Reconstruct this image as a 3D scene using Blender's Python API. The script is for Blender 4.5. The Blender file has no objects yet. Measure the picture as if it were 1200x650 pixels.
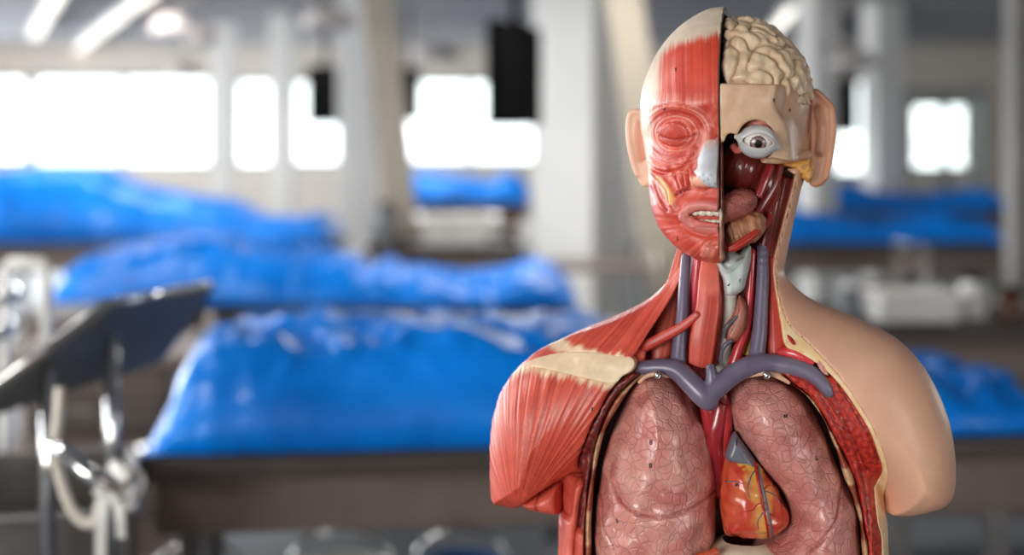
import bpy, math, random
import numpy as np
from mathutils import Vector, Matrix
from mathutils.bvhtree import BVHTree

scene = bpy.context.scene
COL = scene.collection
RNG = np.random.RandomState(7)
f32 = np.float32

# ------------------------------------------------------------------ general helpers
FPX, CX, HY, CAMZ = 1700.0, 600.0, 145.0, 1.62      # focal length in px, image centre x, horizon row, eye height
U = 1.33 / 1700.0                                   # one modelling unit of the torso (0.78 mm)
TABLE_Z = 0.90

def W(px, py, d):
    """a point of the room from its place in the photo and its distance"""
    return Vector(((px - CX) * d / FPX, d, CAMZ - (py - HY) * d / FPX))

def lin(c):
    c = np.asarray(c, dtype=float) / 255.0
    return np.where(c <= 0.04045, c / 12.92, ((c + 0.055) / 1.055) ** 2.4)

def link_mesh(name, me, mat, parent=None):
    o = bpy.data.objects.new(name, me)
    COL.objects.link(o)
    if mat is not None:
        me.materials.append(mat)
    if parent is not None:
        o.parent = parent
    return o

def mesh_np(name, V, Fq, mat, parent=None, smooth=True, pigment=None):
    me = bpy.data.meshes.new(name)
    V = np.asarray(V, dtype=f32); Fq = np.asarray(Fq, dtype=np.int32)
    k = Fq.shape[1]
    me.vertices.add(len(V)); me.vertices.foreach_set('co', V.ravel())
    me.loops.add(Fq.size); me.loops.foreach_set('vertex_index', Fq.ravel())
    me.polygons.add(len(Fq))
    me.polygons.foreach_set('loop_start', np.arange(0, Fq.size, k, dtype=np.int32))
    me.polygons.foreach_set('loop_total', np.full(len(Fq), k, dtype=np.int32))
    me.polygons.foreach_set('use_smooth', np.full(len(Fq), smooth, dtype=bool))
    me.update(calc_edges=True)
    if pigment is not None:
        at = me.color_attributes.new('pigment', 'FLOAT_COLOR', 'POINT')
        c = np.ones((len(V), 4), dtype=f32); c[:, :3] = np.clip(pigment, 0, 1)
        at.data.foreach_set('color', c.ravel())
    return link_mesh(name, me, mat, parent)

def tag(o, label=None, cat=None, group=None, kind=None):
    if label: o['label'] = label
    if cat: o['category'] = cat
    if group: o['group'] = group
    if kind: o['kind'] = kind
    return o

def empty(name, loc, rz=0.0, label=None, cat=None, group=None):
    o = bpy.data.objects.new(name, None)
    o.empty_display_size = 0.05
    COL.objects.link(o)
    o.location = loc; o.rotation_euler = (0, 0, rz)
    return tag(o, label, cat, group)

def copy_tree(o, parent=None):
    c = o.copy(); COL.objects.link(c)
    if parent is not None: c.parent = parent
    for ch in list(o.children): copy_tree(ch, c)
    return c

# ------------------------------------------------------------------ hard-surface collector
class MB:
    def __init__(s): s.v = []; s.f = []; s.sm = []
    def _add(s, vs, fs, sm=False):
        b = len(s.v); s.v += [tuple(v) for v in vs]
        s.f += [tuple(b + i for i in f) for f in fs]; s.sm += [sm] * len(fs)
    def box(s, c, size, rz=0.0, bev=0.0, M=None):
        hx, hy, hz = (k / 2 for k in size)
        b = min(bev, hx * .9, hy * .9, hz * .9)
        vs = []; fs = []
        R = M if M is not None else Matrix.Rotation(rz, 3, 'Z')
        c = Vector(c)
        if b <= 0:
            vs = [(x, y, z) for x in (-hx, hx) for y in (-hy, hy) for z in (-hz, hz)]
            fs = [(0, 1, 3, 2), (4, 6, 7, 5), (0, 4, 5, 1), (2, 3, 7, 6), (0, 2, 6, 4), (1, 5, 7, 3)]
        else:
            idx = {}
            for sx in (-1, 1):
                for sy in (-1, 1):
                    for sz in (-1, 1):
                        for ax in range(3):
                            p = [sx * (hx - b), sy * (hy - b), sz * (hz - b)]
                            p[ax] = (sx * hx, sy * hy, sz * hz)[ax]
                            idx[(sx, sy, sz, ax)] = len(vs); vs.append(tuple(p))
            Q = lambda *k: tuple(idx[i] for i in k)
            for sg in (-1, 1):
                fs.append(Q((sg, -1, -1, 0), (sg, 1, -1, 0), (sg, 1, 1, 0), (sg, -1, 1, 0)))
                fs.append(Q((-1, sg, -1, 1), (1, sg, -1, 1), (1, sg, 1, 1), (-1, sg, 1, 1)))
                fs.append(Q((-1, -1, sg, 2), (1, -1, sg, 2), (1, 1, sg, 2), (-1, 1, sg, 2)))
            for a in (-1, 1):
                for d in (-1, 1):
                    fs.append(Q((-1, a, d, 1), (1, a, d, 1), (1, a, d, 2), (-1, a, d, 2)))
                    fs.append(Q((a, -1, d, 0), (a, 1, d, 0), (a, 1, d, 2), (a, -1, d, 2)))
                    fs.append(Q((a, d, -1, 0), (a, d, 1, 0), (a, d, 1, 1), (a, d, -1, 1)))
                    for e in (-1, 1):
                        fs.append(Q((a, d, e, 0), (a, d, e, 1), (a, d, e, 2)))
        s._add([c + R @ Vector(v) for v in vs], fs)
        return s
    def tube(s, pts, r, n=12, caps=True, closed=False):
        pts = [Vector(p) for p in pts]
        m = len(pts); rs = r if isinstance(r, (list, tuple)) else [r] * m
        t0 = None; nrm = None; vs = []; fs = []
        for i, p in enumerate(pts):
            if closed: t = pts[(i + 1) % m] - pts[i - 1]
            else: t = pts[min(i + 1, m - 1)] - pts[max(i - 1, 0)]
            t.normalize()
            if nrm is None:
                a = Vector((0, 0, 1)) if abs(t.z) < .9 else Vector((1, 0, 0))
                nrm = (a - a.dot(t) * t).normalized()
            else:
                nrm = (nrm - nrm.dot(t) * t).normalized()
            bn = t.cross(nrm)
            for k in range(n):
                a = 2 * math.pi * k / n
                vs.append(p + rs[i] * (math.cos(a) * nrm + math.sin(a) * bn))
        for i in range(m if closed else m - 1):
            j = (i + 1) % m
            for k in range(n):
                fs.append((i * n + k, i * n + (k + 1) % n, j * n + (k + 1) % n, j * n + k))
        b = len(s.v); s._add(vs, fs, True)
        if caps and not closed:
            s.f.append(tuple(b + k for k in range(n))[::-1]); s.sm.append(False)
            s.f.append(tuple(b + (m - 1) * n + k for k in range(n))); s.sm.append(False)
        return s
    def cyl(s, p0, p1, r, n=20): return s.tube([p0, p1], r, n)
    def lathe(s, c, prof, n=28, axis='Z'):
        vs = []; fs = []; m = len(prof)
        for (r, h) in prof:
            for k in range(n):
                a = 2 * math.pi * k / n
                v = (r * math.cos(a), r * math.sin(a), h)
                if axis == 'Y': v = (v[0], v[2], v[1])
                if axis == 'X': v = (v[2], v[0], v[1])
                vs.append(Vector(c) + Vector(v))
        for i in range(m - 1):
            for k in range(n):
                fs.append((i * n + k, i * n + (k + 1) % n, (i + 1) * n + (k + 1) % n, (i + 1) * n + k))
        s._add(vs, fs, True)
        return s
    def prism(s, poly, p_to_v0, p_to_v1):
        n = len(poly)
        vs = [p_to_v0(p) for p in poly] + [p_to_v1(p) for p in poly]
        fs = [tuple(range(n))[::-1], tuple(range(n, 2 * n))] + [(i, (i + 1) % n, n + (i + 1) % n, n + i) for i in range(n)]
        s._add(vs, fs)
        return s
    def build(s, name, mat, parent=None):
        me = bpy.data.meshes.new(name)
        me.from_pydata([tuple(v) for v in s.v], [], s.f)
        me.polygons.foreach_set('use_smooth', s.sm)
        import bmesh
        bm = bmesh.new(); bm.from_mesh(me)
        bmesh.ops.recalc_face_normals(bm, faces=bm.faces); bm.to_mesh(me); bm.free()
        me.update()
        return link_mesh(name, me, mat, parent)

def spline(pts, n=8, closed=False):
    P = [np.asarray(p, dtype=float) for p in pts]; m = len(P); out = []
    for i in range(m if closed else m - 1):
        if closed: a, b, c, d = P[i - 1], P[i], P[(i + 1) % m], P[(i + 2) % m]
        else: a, b, c, d = P[max(i - 1, 0)], P[i], P[i + 1], P[min(i + 2, m - 1)]
        for k in range(n):
            t = k / n
            out.append(.5 * (2 * b + (c - a) * t + (2 * a - 5 * b + 4 * c - d) * t * t + (3 * b - a - 3 * c + d) * t ** 3))
    if not closed: out.append(P[-1])
    return np.array(out)

# ------------------------------------------------------------------ materials
def new_mat(name):
    m = bpy.data.materials.new(name); m.use_nodes = True
    nt = m.node_tree; nt.nodes.clear()
    out = nt.nodes.new('ShaderNodeOutputMaterial')
    b = nt.nodes.new('ShaderNodeBsdfPrincipled')
    nt.links.new(b.outputs[0], out.inputs[0])
    return m, nt, b

def plain(name, rgb, rough=.5, metal=0.0, vary=.12, scale=6.0, bump=0.0, bscale=60.0, coat=0.0, rough_vary=0.0, spec=None):
    m, nt, b = new_mat(name)
    N = nt.nodes; L = nt.links
    tc = N.new('ShaderNodeTexCoord'); nz = N.new('ShaderNodeTexNoise')
    nz.inputs['Scale'].default_value = scale; nz.inputs['Detail'].default_value = 6
    L.new(tc.outputs['Object'], nz.inputs['Vector'])
    cr = N.new('ShaderNodeValToRGB'); c = lin(rgb)
    lo = np.clip(c * (1 - vary), 0, 1); hi = np.clip(c * (1 + vary), 0, 1)
    cr.color_ramp.elements[0].position = .3; cr.color_ramp.elements[1].position = .7
    cr.color_ramp.elements[0].color = (*lo, 1); cr.color_ramp.elements[1].color = (*hi, 1)
    L.new(nz.outputs['Fac'], cr.inputs[0]); L.new(cr.outputs[0], b.inputs['Base Color'])
    b.inputs['Roughness'].default_value = rough; b.inputs['Metallic'].default_value = metal
    b.inputs['Coat Weight'].default_value = coat
    if spec is not None: b.inputs['Specular IOR Level'].default_value = spec
    if rough_vary:
        mr = N.new('ShaderNodeMapRange'); mr.inputs[3].default_value = max(0, rough - rough_vary); mr.inputs[4].default_value = rough + rough_vary
        L.new(nz.outputs['Fac'], mr.inputs[0]); L.new(mr.outputs[0], b.inputs['Roughness'])
    if bump:
        n2 = N.new('ShaderNodeTexNoise'); n2.inputs['Scale'].default_value = bscale; n2.inputs['Detail'].default_value = 4
        L.new(tc.outputs['Object'], n2.inputs['Vector'])
        bp = N.new('ShaderNodeBump'); bp.inputs['Strength'].default_value = bump; bp.inputs['Distance'].default_value = .01
        L.new(n2.outputs['Fac'], bp.inputs['Height']); L.new(bp.outputs[0], b.inputs['Normal'])
    return m

def emit(name, rgb, strength):
    m = bpy.data.materials.new(name); m.use_nodes = True
    nt = m.node_tree; nt.nodes.clear()
    out = nt.nodes.new('ShaderNodeOutputMaterial'); e = nt.nodes.new('ShaderNodeEmission')
    e.inputs[0].default_value = (*lin(rgb), 1); e.inputs[1].default_value = strength
    nt.links.new(e.outputs[0], out.inputs[0])
    return m

def painted(name, rough=.42, coat=.12, bump=.12, bscale=900.0, vary=.10, vscale=90.0):
    """hand-painted plastic: the pigment stored on the mesh, a little mottled, under a satin varnish"""
    m, nt, b = new_mat(name)
    N = nt.nodes; L = nt.links
    at = N.new('ShaderNodeAttribute'); at.attribute_name = 'pigment'
    tc = N.new('ShaderNodeTexCoord'); nz = N.new('ShaderNodeTexNoise')
    nz.inputs['Scale'].default_value = vscale; nz.inputs['Detail'].default_value = 5
    L.new(tc.outputs['Object'], nz.inputs['Vector'])
    mr = N.new('ShaderNodeMapRange'); mr.inputs[1].default_value = .3; mr.inputs[2].default_value = .7
    mr.inputs[3].default_value = 1 - vary; mr.inputs[4].default_value = 1 + vary
    L.new(nz.outputs['Fac'], mr.inputs[0])
    mx = N.new('ShaderNodeVectorMath'); mx.operation = 'SCALE'
    L.new(at.outputs['Color'], mx.inputs[0]); L.new(mr.outputs[0], mx.inputs['Scale'])
    L.new(mx.outputs[0], b.inputs['Base Color'])
    b.inputs['Roughness'].default_value = rough
    b.inputs['Coat Weight'].default_value = coat; b.inputs['Coat Roughness'].default_value = .22
    n2 = N.new('ShaderNodeTexNoise'); n2.inputs['Scale'].default_value = bscale; n2.inputs['Detail'].default_value = 3
    L.new(tc.outputs['Object'], n2.inputs['Vector'])
    bp = N.new('ShaderNodeBump'); bp.inputs['Strength'].default_value = bump; bp.inputs['Distance'].default_value = .001
    L.new(n2.outputs['Fac'], bp.inputs['Height']); L.new(bp.outputs[0], b.inputs['Normal'])
    return m

def lobed(name):
    """lung surface: pigment crossed by the fine creases that part the lobules"""
    m = painted(name, rough=.33, coat=.35, bump=.1)
    nt = m.node_tree; N = nt.nodes; L = nt.links
    b = next(n for n in N if n.type == 'BSDF_PRINCIPLED')
    tc = next(n for n in N if n.type == 'TEX_COORD')
    ns = N.new('ShaderNodeTexNoise'); ns.inputs['Scale'].default_value = 45; ns.inputs['Detail'].default_value = 2
    L.new(tc.outputs['Object'], ns.inputs['Vector'])
    sub = N.new('ShaderNodeVectorMath'); sub.operation = 'SUBTRACT'; sub.inputs[1].default_value = (.5, .5, .5)
    L.new(ns.outputs['Color'], sub.inputs[0])
    sc = N.new('ShaderNodeVectorMath'); sc.operation = 'SCALE'; sc.inputs['Scale'].default_value = .016
    L.new(sub.outputs[0], sc.inputs[0])
    ad = N.new('ShaderNodeVectorMath'); ad.operation = 'ADD'
    L.new(tc.outputs['Object'], ad.inputs[0]); L.new(sc.outputs[0], ad.inputs[1])
    vo = N.new('ShaderNodeTexVoronoi'); vo.feature = 'DISTANCE_TO_EDGE'; vo.inputs['Scale'].default_value = 118
    L.new(ad.outputs[0], vo.inputs['Vector'])
    mr = N.new('ShaderNodeMapRange'); mr.interpolation_type = 'SMOOTHSTEP'
    mr.inputs[1].default_value = 0.0; mr.inputs[2].default_value = .11; mr.inputs[3].default_value = 0; mr.inputs[4].default_value = 1
    L.new(vo.outputs['Distance'], mr.inputs[0])
    bp0 = next(n for n in N if n.type == 'BUMP')
    bp = N.new('ShaderNodeBump'); bp.inputs['Strength'].default_value = .8; bp.inputs['Distance'].default_value = .0006
    L.new(mr.outputs[0], bp.inputs['Height']); L.new(bp0.outputs[0], bp.inputs['Normal']); L.new(bp.outputs[0], b.inputs['Normal'])
    # the creases hold a little darker wash
    m2 = N.new('ShaderNodeMapRange'); m2.inputs[1].default_value = 0; m2.inputs[2].default_value = .045
    m2.inputs[3].default_value = .8; m2.inputs[4].default_value = 1
    L.new(vo.outputs['Distance'], m2.inputs[0])
    vm = next(n for n in N if n.type == 'VECT_MATH' and n.operation == 'SCALE' and n.outputs[0].is_linked and n.outputs[0].links[0].to_node == b)
    v2 = N.new('ShaderNodeVectorMath'); v2.operation = 'SCALE'
    L.new(vm.outputs[0], v2.inputs[0]); L.new(m2.outputs[0], v2.inputs['Scale']); L.new(v2.outputs[0], b.inputs['Base Color'])
    return m

# ------------------------------------------------------------------ implicit-surface modelling (torso units)
ALPHA = -math.atan2((848 - CX), FPX)                # the torso is turned towards the viewer
CA, SA = math.cos(ALPHA), math.sin(ALPHA)
TX, TY = (848 - CX) * U, 1.33

def m(px, py, ly=0.0):
    """torso coordinates (x, z) of a feature seen at a pixel, at depth ly in front of / behind the torso's middle"""
    px = np.asarray(px, float); py = np.asarray(py, float)
    dx, dy, dz = (px - CX) / FPX, 1.0, -(py - HY) / FPX
    ox, oy = -TX, -TY
    lx, l_y = CA * ox + SA * oy, -SA * ox + CA * oy
    ddx, ddy = CA * dx + SA * dy, -SA * dx + CA * dy
    t = (np.asarray(ly, float) * U - l_y) / ddy
    return (lx + t * ddx) / U + 848, 145 - t * dz / U

def P2(pts, ly=0.0, n=6, closed=True, sm=True):
    a = np.array(pts, float); x, z = m(a[:, 0], a[:, 1], ly)
    q = np.stack([x, z], 1)
    return spline(q, n, closed) if sm else q

def P3(pts):
    a = np.array(pts, float); x, z = m(a[:, 0], a[:, 1], a[:, 2])
    return np.stack([x, a[:, 2], z], 1)

def to_local(v):
    v = np.asarray(v, float)
    return np.stack([(v[:, 0] - 848) * U, v[:, 1] * U, (145 - v[:, 2]) * U + (CAMZ - TABLE_Z)], 1)

def smin(a, b, k):
    h = np.clip(.5 + .5 * (b - a) / k, 0, 1)
    return b + (a - b) * h - k * h * (1 - h)
def smax(a, b, k): return -smin(-a, -b, k)

def polyd(poly):
    A = np.asarray(poly, f32); B = np.roll(A, -1, 0)
    def d(x, z):
        x = np.asarray(x, f32); z = np.asarray(z, f32)
        x, z = np.broadcast_arrays(x, z)
        best = np.full(x.shape, 1e12, f32); ins = np.zeros(x.shape, bool)
        for (ax, az), (bx, bz) in zip(A, B):
            ex, ez = bx - ax, bz - az; L2 = ex * ex + ez * ez
            if L2 < 1e-9: continue
            wx, wz = x - ax, z - az
            t = np.clip((wx * ex + wz * ez) / L2, 0, 1)
            qx, qz = wx - t * ex, wz - t * ez
            np.minimum(best, qx * qx + qz * qz, out=best)
            c = ((az > z) != (bz > z))
            if ez != 0: ins ^= c & (x < ex * (z - az) / ez + ax)
        s = np.sqrt(best)
        return np.where(ins, -s, s)
    return d

def linedist(pts):
    """distance to an open polyline and the run (0..1) along it, in (x, z)"""
    A = np.asarray(pts, f32)[:-1]; B = np.asarray(pts, f32)[1:]
    seg = np.sqrt(((B - A) ** 2).sum(1)); cum = np.concatenate([[0], np.cumsum(seg)]); tot = cum[-1]
    def d(x, z):
        x = np.asarray(x, f32); z = np.asarray(z, f32)
        best = np.full(x.shape, 1e12, f32); run = np.zeros(x.shape, f32)
        for i, ((ax, az), (bx, bz)) in enumerate(zip(A, B)):
            ex, ez = bx - ax, bz - az; L2 = max(ex * ex + ez * ez, 1e-9)
            t = np.clip(((x - ax) * ex + (z - az) * ez) / L2, 0, 1)
            q = (x - ax - t * ex) ** 2 + (z - az - t * ez) ** 2
            k = q < best; best = np.where(k, q, best); run = np.where(k, (cum[i] + t * seg[i]) / tot, run)
        return np.sqrt(best), run
    return d

def pillow(poly, R, H, yc, back=None):
    pd = polyd(poly)
    def f(x, y, z):
        d = pd(x, z); e = np.maximum(R + d, 0)
        c = yc(x, z) if callable(yc) else yc
        v = (y - c)
        hh = H if back is None else np.where(v > 0, back, H)
        return np.sqrt(e * e + (v * R / hh) ** 2) - R
    return f

def ell(c, r):
    c = np.asarray(c, float); r = np.asarray(r, float)
    def f(x, y, z):
        a, b, g = (x - c[0]) / r[0], (y - c[1]) / r[1], (z - c[2]) / r[2]
        k0 = np.sqrt(a * a + b * b + g * g); k1 = np.sqrt((a / r[0]) ** 2 + (b / r[1]) ** 2 + (g / r[2]) ** 2) + 1e-6
        return k0 * (k0 - 1) / k1
    return f

def rcone(a, b, ra, rb):
    a = np.asarray(a, float); b = np.asarray(b, float); e = b - a; L2 = (e * e).sum()
    def f(x, y, z):
        t = np.clip(((x - a[0]) * e[0] + (y - a[1]) * e[1] + (z - a[2]) * e[2]) / L2, 0, 1)
        return np.sqrt((x - a[0] - t * e[0]) ** 2 + (y - a[1] - t * e[1]) ** 2 + (z - a[2] - t * e[2]) ** 2) - (ra + (rb - ra) * t)
    return f

def nets(f, org, h):
    s = f < 0
    nx, ny, nz = f.shape
    c = np.zeros((nx - 1, ny - 1, nz - 1), np.int8)
    for i in (0, 1):
        for j in (0, 1):
            for k in (0, 1):
                c += s[i:nx - 1 + i, j:ny - 1 + j, k:nz - 1 + k]
    act = np.argwhere((c > 0) & (c < 8))
    idx = np.full(c.shape, -1, np.int32); idx[act[:, 0], act[:, 1], act[:, 2]] = np.arange(len(act))
    acc = np.zeros((len(act), 3)); cnt = np.zeros(len(act))
    cr = [(i, j, k) for i in (0, 1) for j in (0, 1) for k in (0, 1)]
    for a in cr:
        for ax in range(3):
            if a[ax]: continue
            b = list(a); b[ax] = 1
            fa = f[act[:, 0] + a[0], act[:, 1] + a[1], act[:, 2] + a[2]]
            fb = f[act[:, 0] + b[0], act[:, 1] + b[1], act[:, 2] + b[2]]
            k = (fa < 0) != (fb < 0)
            t = np.where(k, fa / np.where(k, fa - fb, 1), 0)
            p = np.tile(np.array(a, float), (len(act), 1)); p[:, ax] += t
            acc[k] += p[k]; cnt[k] += 1
    V = (act + acc / cnt[:, None]) * h + np.asarray(org)
    F = []
    for ax in range(3):
        o = [(1, 2), (2, 0), (0, 1)][ax]
        sl0 = [slice(1, -1)] * 3; sl1 = [slice(1, -1)] * 3
        sl0[ax] = slice(0, -1); sl1[ax] = slice(1, None)
        a = s[tuple(sl0)]; b = s[tuple(sl1)]
        e = np.argwhere(a != b)
        if not len(e): continue
        sg = a[e[:, 0], e[:, 1], e[:, 2]]
        base = e.copy()
        for d in range(3):
            if d != ax: base[:, d] += 1
        def cell(du, dv):
            q = base.copy(); q[:, o[0]] -= du; q[:, o[1]] -= dv
            return idx[q[:, 0], q[:, 1], q[:, 2]]
        quad = np.stack([cell(1, 1), cell(0, 1), cell(0, 0), cell(1, 0)], 1)
        quad[~sg] = quad[~sg][:, ::-1]
        F.append(quad)
    return V, np.concatenate(F)

def field_mesh(f, lo, hi, h, newton=2):
    ax = [np.arange(lo[i], hi[i] + h, h, dtype=f32) for i in range(3)]
    g = np.broadcast_to(f(ax[0][:, None, None], ax[1][None, :, None], ax[2][None, None, :]), tuple(len(a) for a in ax))
    V, F = nets(np.ascontiguousarray(g, f32), [a[0] for a in ax], h)
    F = F[:, ::-1]                                    # the z axis points down here: mirror the winding
    fe = lambda v: np.asarray(f(v[:, 0], v[:, 1], v[:, 2]), float)
    e = h * .35
    def grad(v):
        g = np.zeros_like(v)
        for i in range(3):
            d = np.zeros(3); d[i] = e
            g[:, i] = (fe(v + d) - fe(v - d)) / (2 * e)
        return g
    for _ in range(newton):
        g = grad(V); l2 = np.maximum((g * g).sum(1), .05)
        st = -fe(V) / l2
        V = V + np.clip(st, -h, h)[:, None] * g
    g = grad(V); n = g / np.maximum(np.linalg.norm(g, axis=1), 1e-6)[:, None]
    return V, F, n

BVHS = {}
def part(name, f, lo, hi, h, paint, mat, parent, disp=None, label=None, key=None):
    V, F, n = field_mesh(f, lo, hi, h)
    pig = np.broadcast_to(np.asarray(paint(V, n) if callable(paint) else lin(paint), float), V.shape)
    if disp is not None: V = V + n * disp(V, n)[:, None]
    o = mesh_np(name, to_local(V), F, mat, parent, True, pig)
    if label: o['label'] = label
    if key: BVHS[key] = BVHTree.FromPolygons([tuple(v) for v in V], [tuple(q) for q in F])
    return o

def grf(v, lam, seed, n=28, spread=.25):
    r = np.random.RandomState(seed)
    k = r.normal(size=(n, 3)); k /= np.linalg.norm(k, axis=1)[:, None]
    k *= (2 * math.pi / lam) * (1 + spread * r.uniform(-1, 1, (n, 1)))
    ph = r.uniform(0, 2 * math.pi, n)
    return np.sin(np.asarray(v) @ k.T + ph).sum(1) * math.sqrt(2.0 / n)

_NT = np.random.RandomState(3).uniform(-1, 1, 4096)
def n1(t, seed=0):
    t = np.asarray(t, float) + seed * 37.31 + 2000
    i = np.floor(t).astype(int); u = t - i; u = u * u * (3 - 2 * u)
    return _NT[i % 4096] * (1 - u) + _NT[(i + 1) % 4096] * u
def fibres(t, seed=0):
    """bundles across a muscle: grooves (low) between rounded strands (high), -1..1"""
    a = 1 - 2 * np.abs(n1(t, seed)) ** .7
    return .55 * a + .3 * n1(t * 2.3, seed + 5) + .2 * n1(t * 5.1, seed + 9)
def sstep(a, b, x):
    t = np.clip((np.asarray(x, float) - a) / (b - a), 0, 1); return t * t * (3 - 2 * t)
def mixc(a, b, t):
    return a + (b - a) * np.asarray(t)[:, None]
def gauss(d, w): return np.exp(-(d / w) ** 2)

def strap(name, pts, mat, parent, col, flat=1.0, fib=.5, period=.35, col2=None, ends=(0, 0), nseg=9, nr=40, seed=1, col_t=None, label=None, close=True, face=(0, -1, 0), key=None):
    """a muscle or vessel swept along (px, py, depth, radius); flat = thickness / width"""
    a = np.array(pts, float)
    c = np.concatenate([P3(a[:, :3]), a[:, 3:4]], 1)
    q = spline(c, nseg); m_ = len(q)
    T = np.gradient(q[:, :3], axis=0); T /= np.linalg.norm(T, axis=1)[:, None]
    fr = np.array(face, float)
    B = np.cross(T, fr); B /= np.linalg.norm(B, axis=1)[:, None]     # across
    Nn = np.cross(B, T)
    ang = np.linspace(0, 2 * math.pi, nr, endpoint=False)
    s = np.linspace(0, 1, m_)
    rr = q[:, 3].copy()
    if close:
        L = np.linalg.norm(np.diff(q[:, :3], axis=0), axis=1).sum()
        for e0 in (0, 1):
            dist = (s if e0 == 0 else 1 - s) * L
            rr *= np.sqrt(np.clip(1 - (1 - np.clip(dist / (q[0 if e0 == 0 else -1, 3] * .5 + .1), 0, 1)) ** 2, .02, 1))
    tt = np.cos(ang)[None, :] * np.ones((m_, 1)); up = np.sin(ang)[None, :] * np.ones((m_, 1))
    fi = fibres(tt * q[:, 3].mean() / (period * 10) + np.sin(ang)[None, :] * .7 + .25 * s[:, None], seed)
    rad = rr[:, None] + fib * fi * np.minimum(1, rr[:, None] / 3)
    V = q[:, None, :3] + rad[..., None] * (tt[..., None] * B[:, None, :] + flat * up[..., None] * Nn[:, None, :])
    V = V.reshape(-1, 3)
    i = np.arange(m_ - 1)[:, None] * nr; k = np.arange(nr)[None, :]; k2 = (k + 1) % nr
    F = np.stack([i + k, i + k2, i + nr + k2, i + nr + k], -1).reshape(-1, 4)
    c0 = lin(col); pig = np.tile(c0, (len(V), 1))
    if col2 is not None: pig = mixc(pig, lin(col2), np.clip(.35 - .65 * fi.reshape(-1), 0, 1))
    if col_t is not None:
        for (t0, t1, cc) in col_t:       # painted ends: from t0 (none) to t1 (full)
            w = sstep(min(t0, t1), max(t0, t1), np.repeat(s, nr) + .03 * fi.reshape(-1))
            if t1 < t0: w = 1 - w
            pig = mixc(pig, lin(cc), w)
    # close the ends with centre fans expressed as quads
    V = np.concatenate([V, q[[0, -1], :3]]); pig = np.concatenate([pig, pig[[0, -2]]])
    k = np.arange(nr); n0 = len(V) - 2
    F = np.concatenate([F, np.stack([np.full(nr, n0), (k + 1) % nr, k, k], 1)[:, [0, 1, 2, 3]],
                        np.stack([np.full(nr, n0 + 1), (m_ - 1) * nr + k, (m_ - 1) * nr + (k + 1) % nr, (m_ - 1) * nr + (k + 1) % nr], 1)])
    tri = F[:, 2] == F[:, 3]
    me = bpy.data.meshes.new(name)
    Vl = to_local(V)
    me.from_pydata([tuple(v) for v in Vl], [], [tuple(x) for x in F[~tri]] + [tuple(x[:3]) for x in F[tri]])
    import bmesh
    bm = bmesh.new(); bm.from_mesh(me); bmesh.ops.recalc_face_normals(bm, faces=bm.faces); bm.to_mesh(me); bm.free()
    me.polygons.foreach_set('use_smooth', [True] * len(me.polygons))
    at = me.color_attributes.new('pigment', 'FLOAT_COLOR', 'POINT')
    cc = np.ones((len(V), 4), f32); cc[:, :3] = pig; at.data.foreach_set('color', cc.ravel())
    o = link_mesh(name, me, mat, parent)
    if label: o['label'] = label
    return o
# ================================================================== THE ANATOMICAL TORSO
RED, RED2, PINK, CREAM = (216, 78, 56), (178, 46, 36), (232, 150, 138), (228, 208, 186)
SKIN, BONE, FAT, VEIN = (230, 176, 148), (224, 186, 156), (248, 208, 152), (104, 95, 118)
MP = painted('painted_plastic'); MSK = painted('skin_plastic', rough=.42, coat=.1, bump=.06, vary=.05, vscale=40)
MLU = lobed('lung_plastic'); MGL = painted('glossy_painted_plastic', rough=.22, coat=.6, bump=.05)
MST = plain('screw_steel', (190, 190, 188), .25, 1.0)
INK = plain('black_ink', (28, 22, 24), .5)
RT = empty('anatomical_torso_model', (TX, TY, TABLE_Z), ALPHA,
           'life size anatomical torso model with open chest and half of its face removed', 'anatomical model')

def prof(pts):
    a = spline(pts, 6)
    o = np.argsort(a[:, 0]); a = a[o]
    return lambda z: np.interp(z, a[:, 0], a[:, 1])
XM = 850.0
xl = prof([(7, 848), (10, 832), (14, 822), (20, 811), (30, 797), (45, 782), (60, 771), (75, 763), (95, 755), (115, 751), (145, 750), (165, 753), (190, 758), (215, 761), (232, 763), (250, 768), (264, 775), (278, 787), (290, 802), (298, 818), (302, 834), (304, 848)])
xr = prof([(7, 854), (12, 874), (20, 892), (30, 905), (45, 922), (60, 934), (75, 943), (95, 951), (120, 955), (150, 953), (190, 948), (220, 942), (260, 925), (295, 900), (301, 860)])
yf = prof([(7, 6), (12, -26), (20, -44), (40, -76), (60, -94), (80, -104), (100, -110), (120, -113), (140, -108), (160, -102), (180, -101), (200, -102), (220, -107), (245, -109), (258, -103), (270, -106), (282, -106), (294, -98), (300, -84), (304, -50)])
yb = prof([(7, 8), (12, 36), (20, 60), (45, 104), (80, 128), (130, 136), (180, 124), (220, 92), (250, 40), (275, 0), (292, -20), (301, -45)])
def head(x, y, z, off=0.0):
    f, b = yf(z), yb(z)
    a = np.where(x < XM, np.maximum(XM - xl(z), 1.5), np.maximum(xr(z) - XM, 1.5))
    yc, h = (f + b) / 2, np.maximum((b - f) / 2, 1.5)
    p = 2.25
    r = (np.abs((x - XM) / a) ** p + np.abs((y - yc) / h) ** p) ** (1 / p)
    q = (r - 1) * np.minimum(a, h)
    return np.maximum(np.maximum(q, 7.5 - z), z - 303.5) + off
cutx = lambda y: 850.5 + .07 * y

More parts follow.
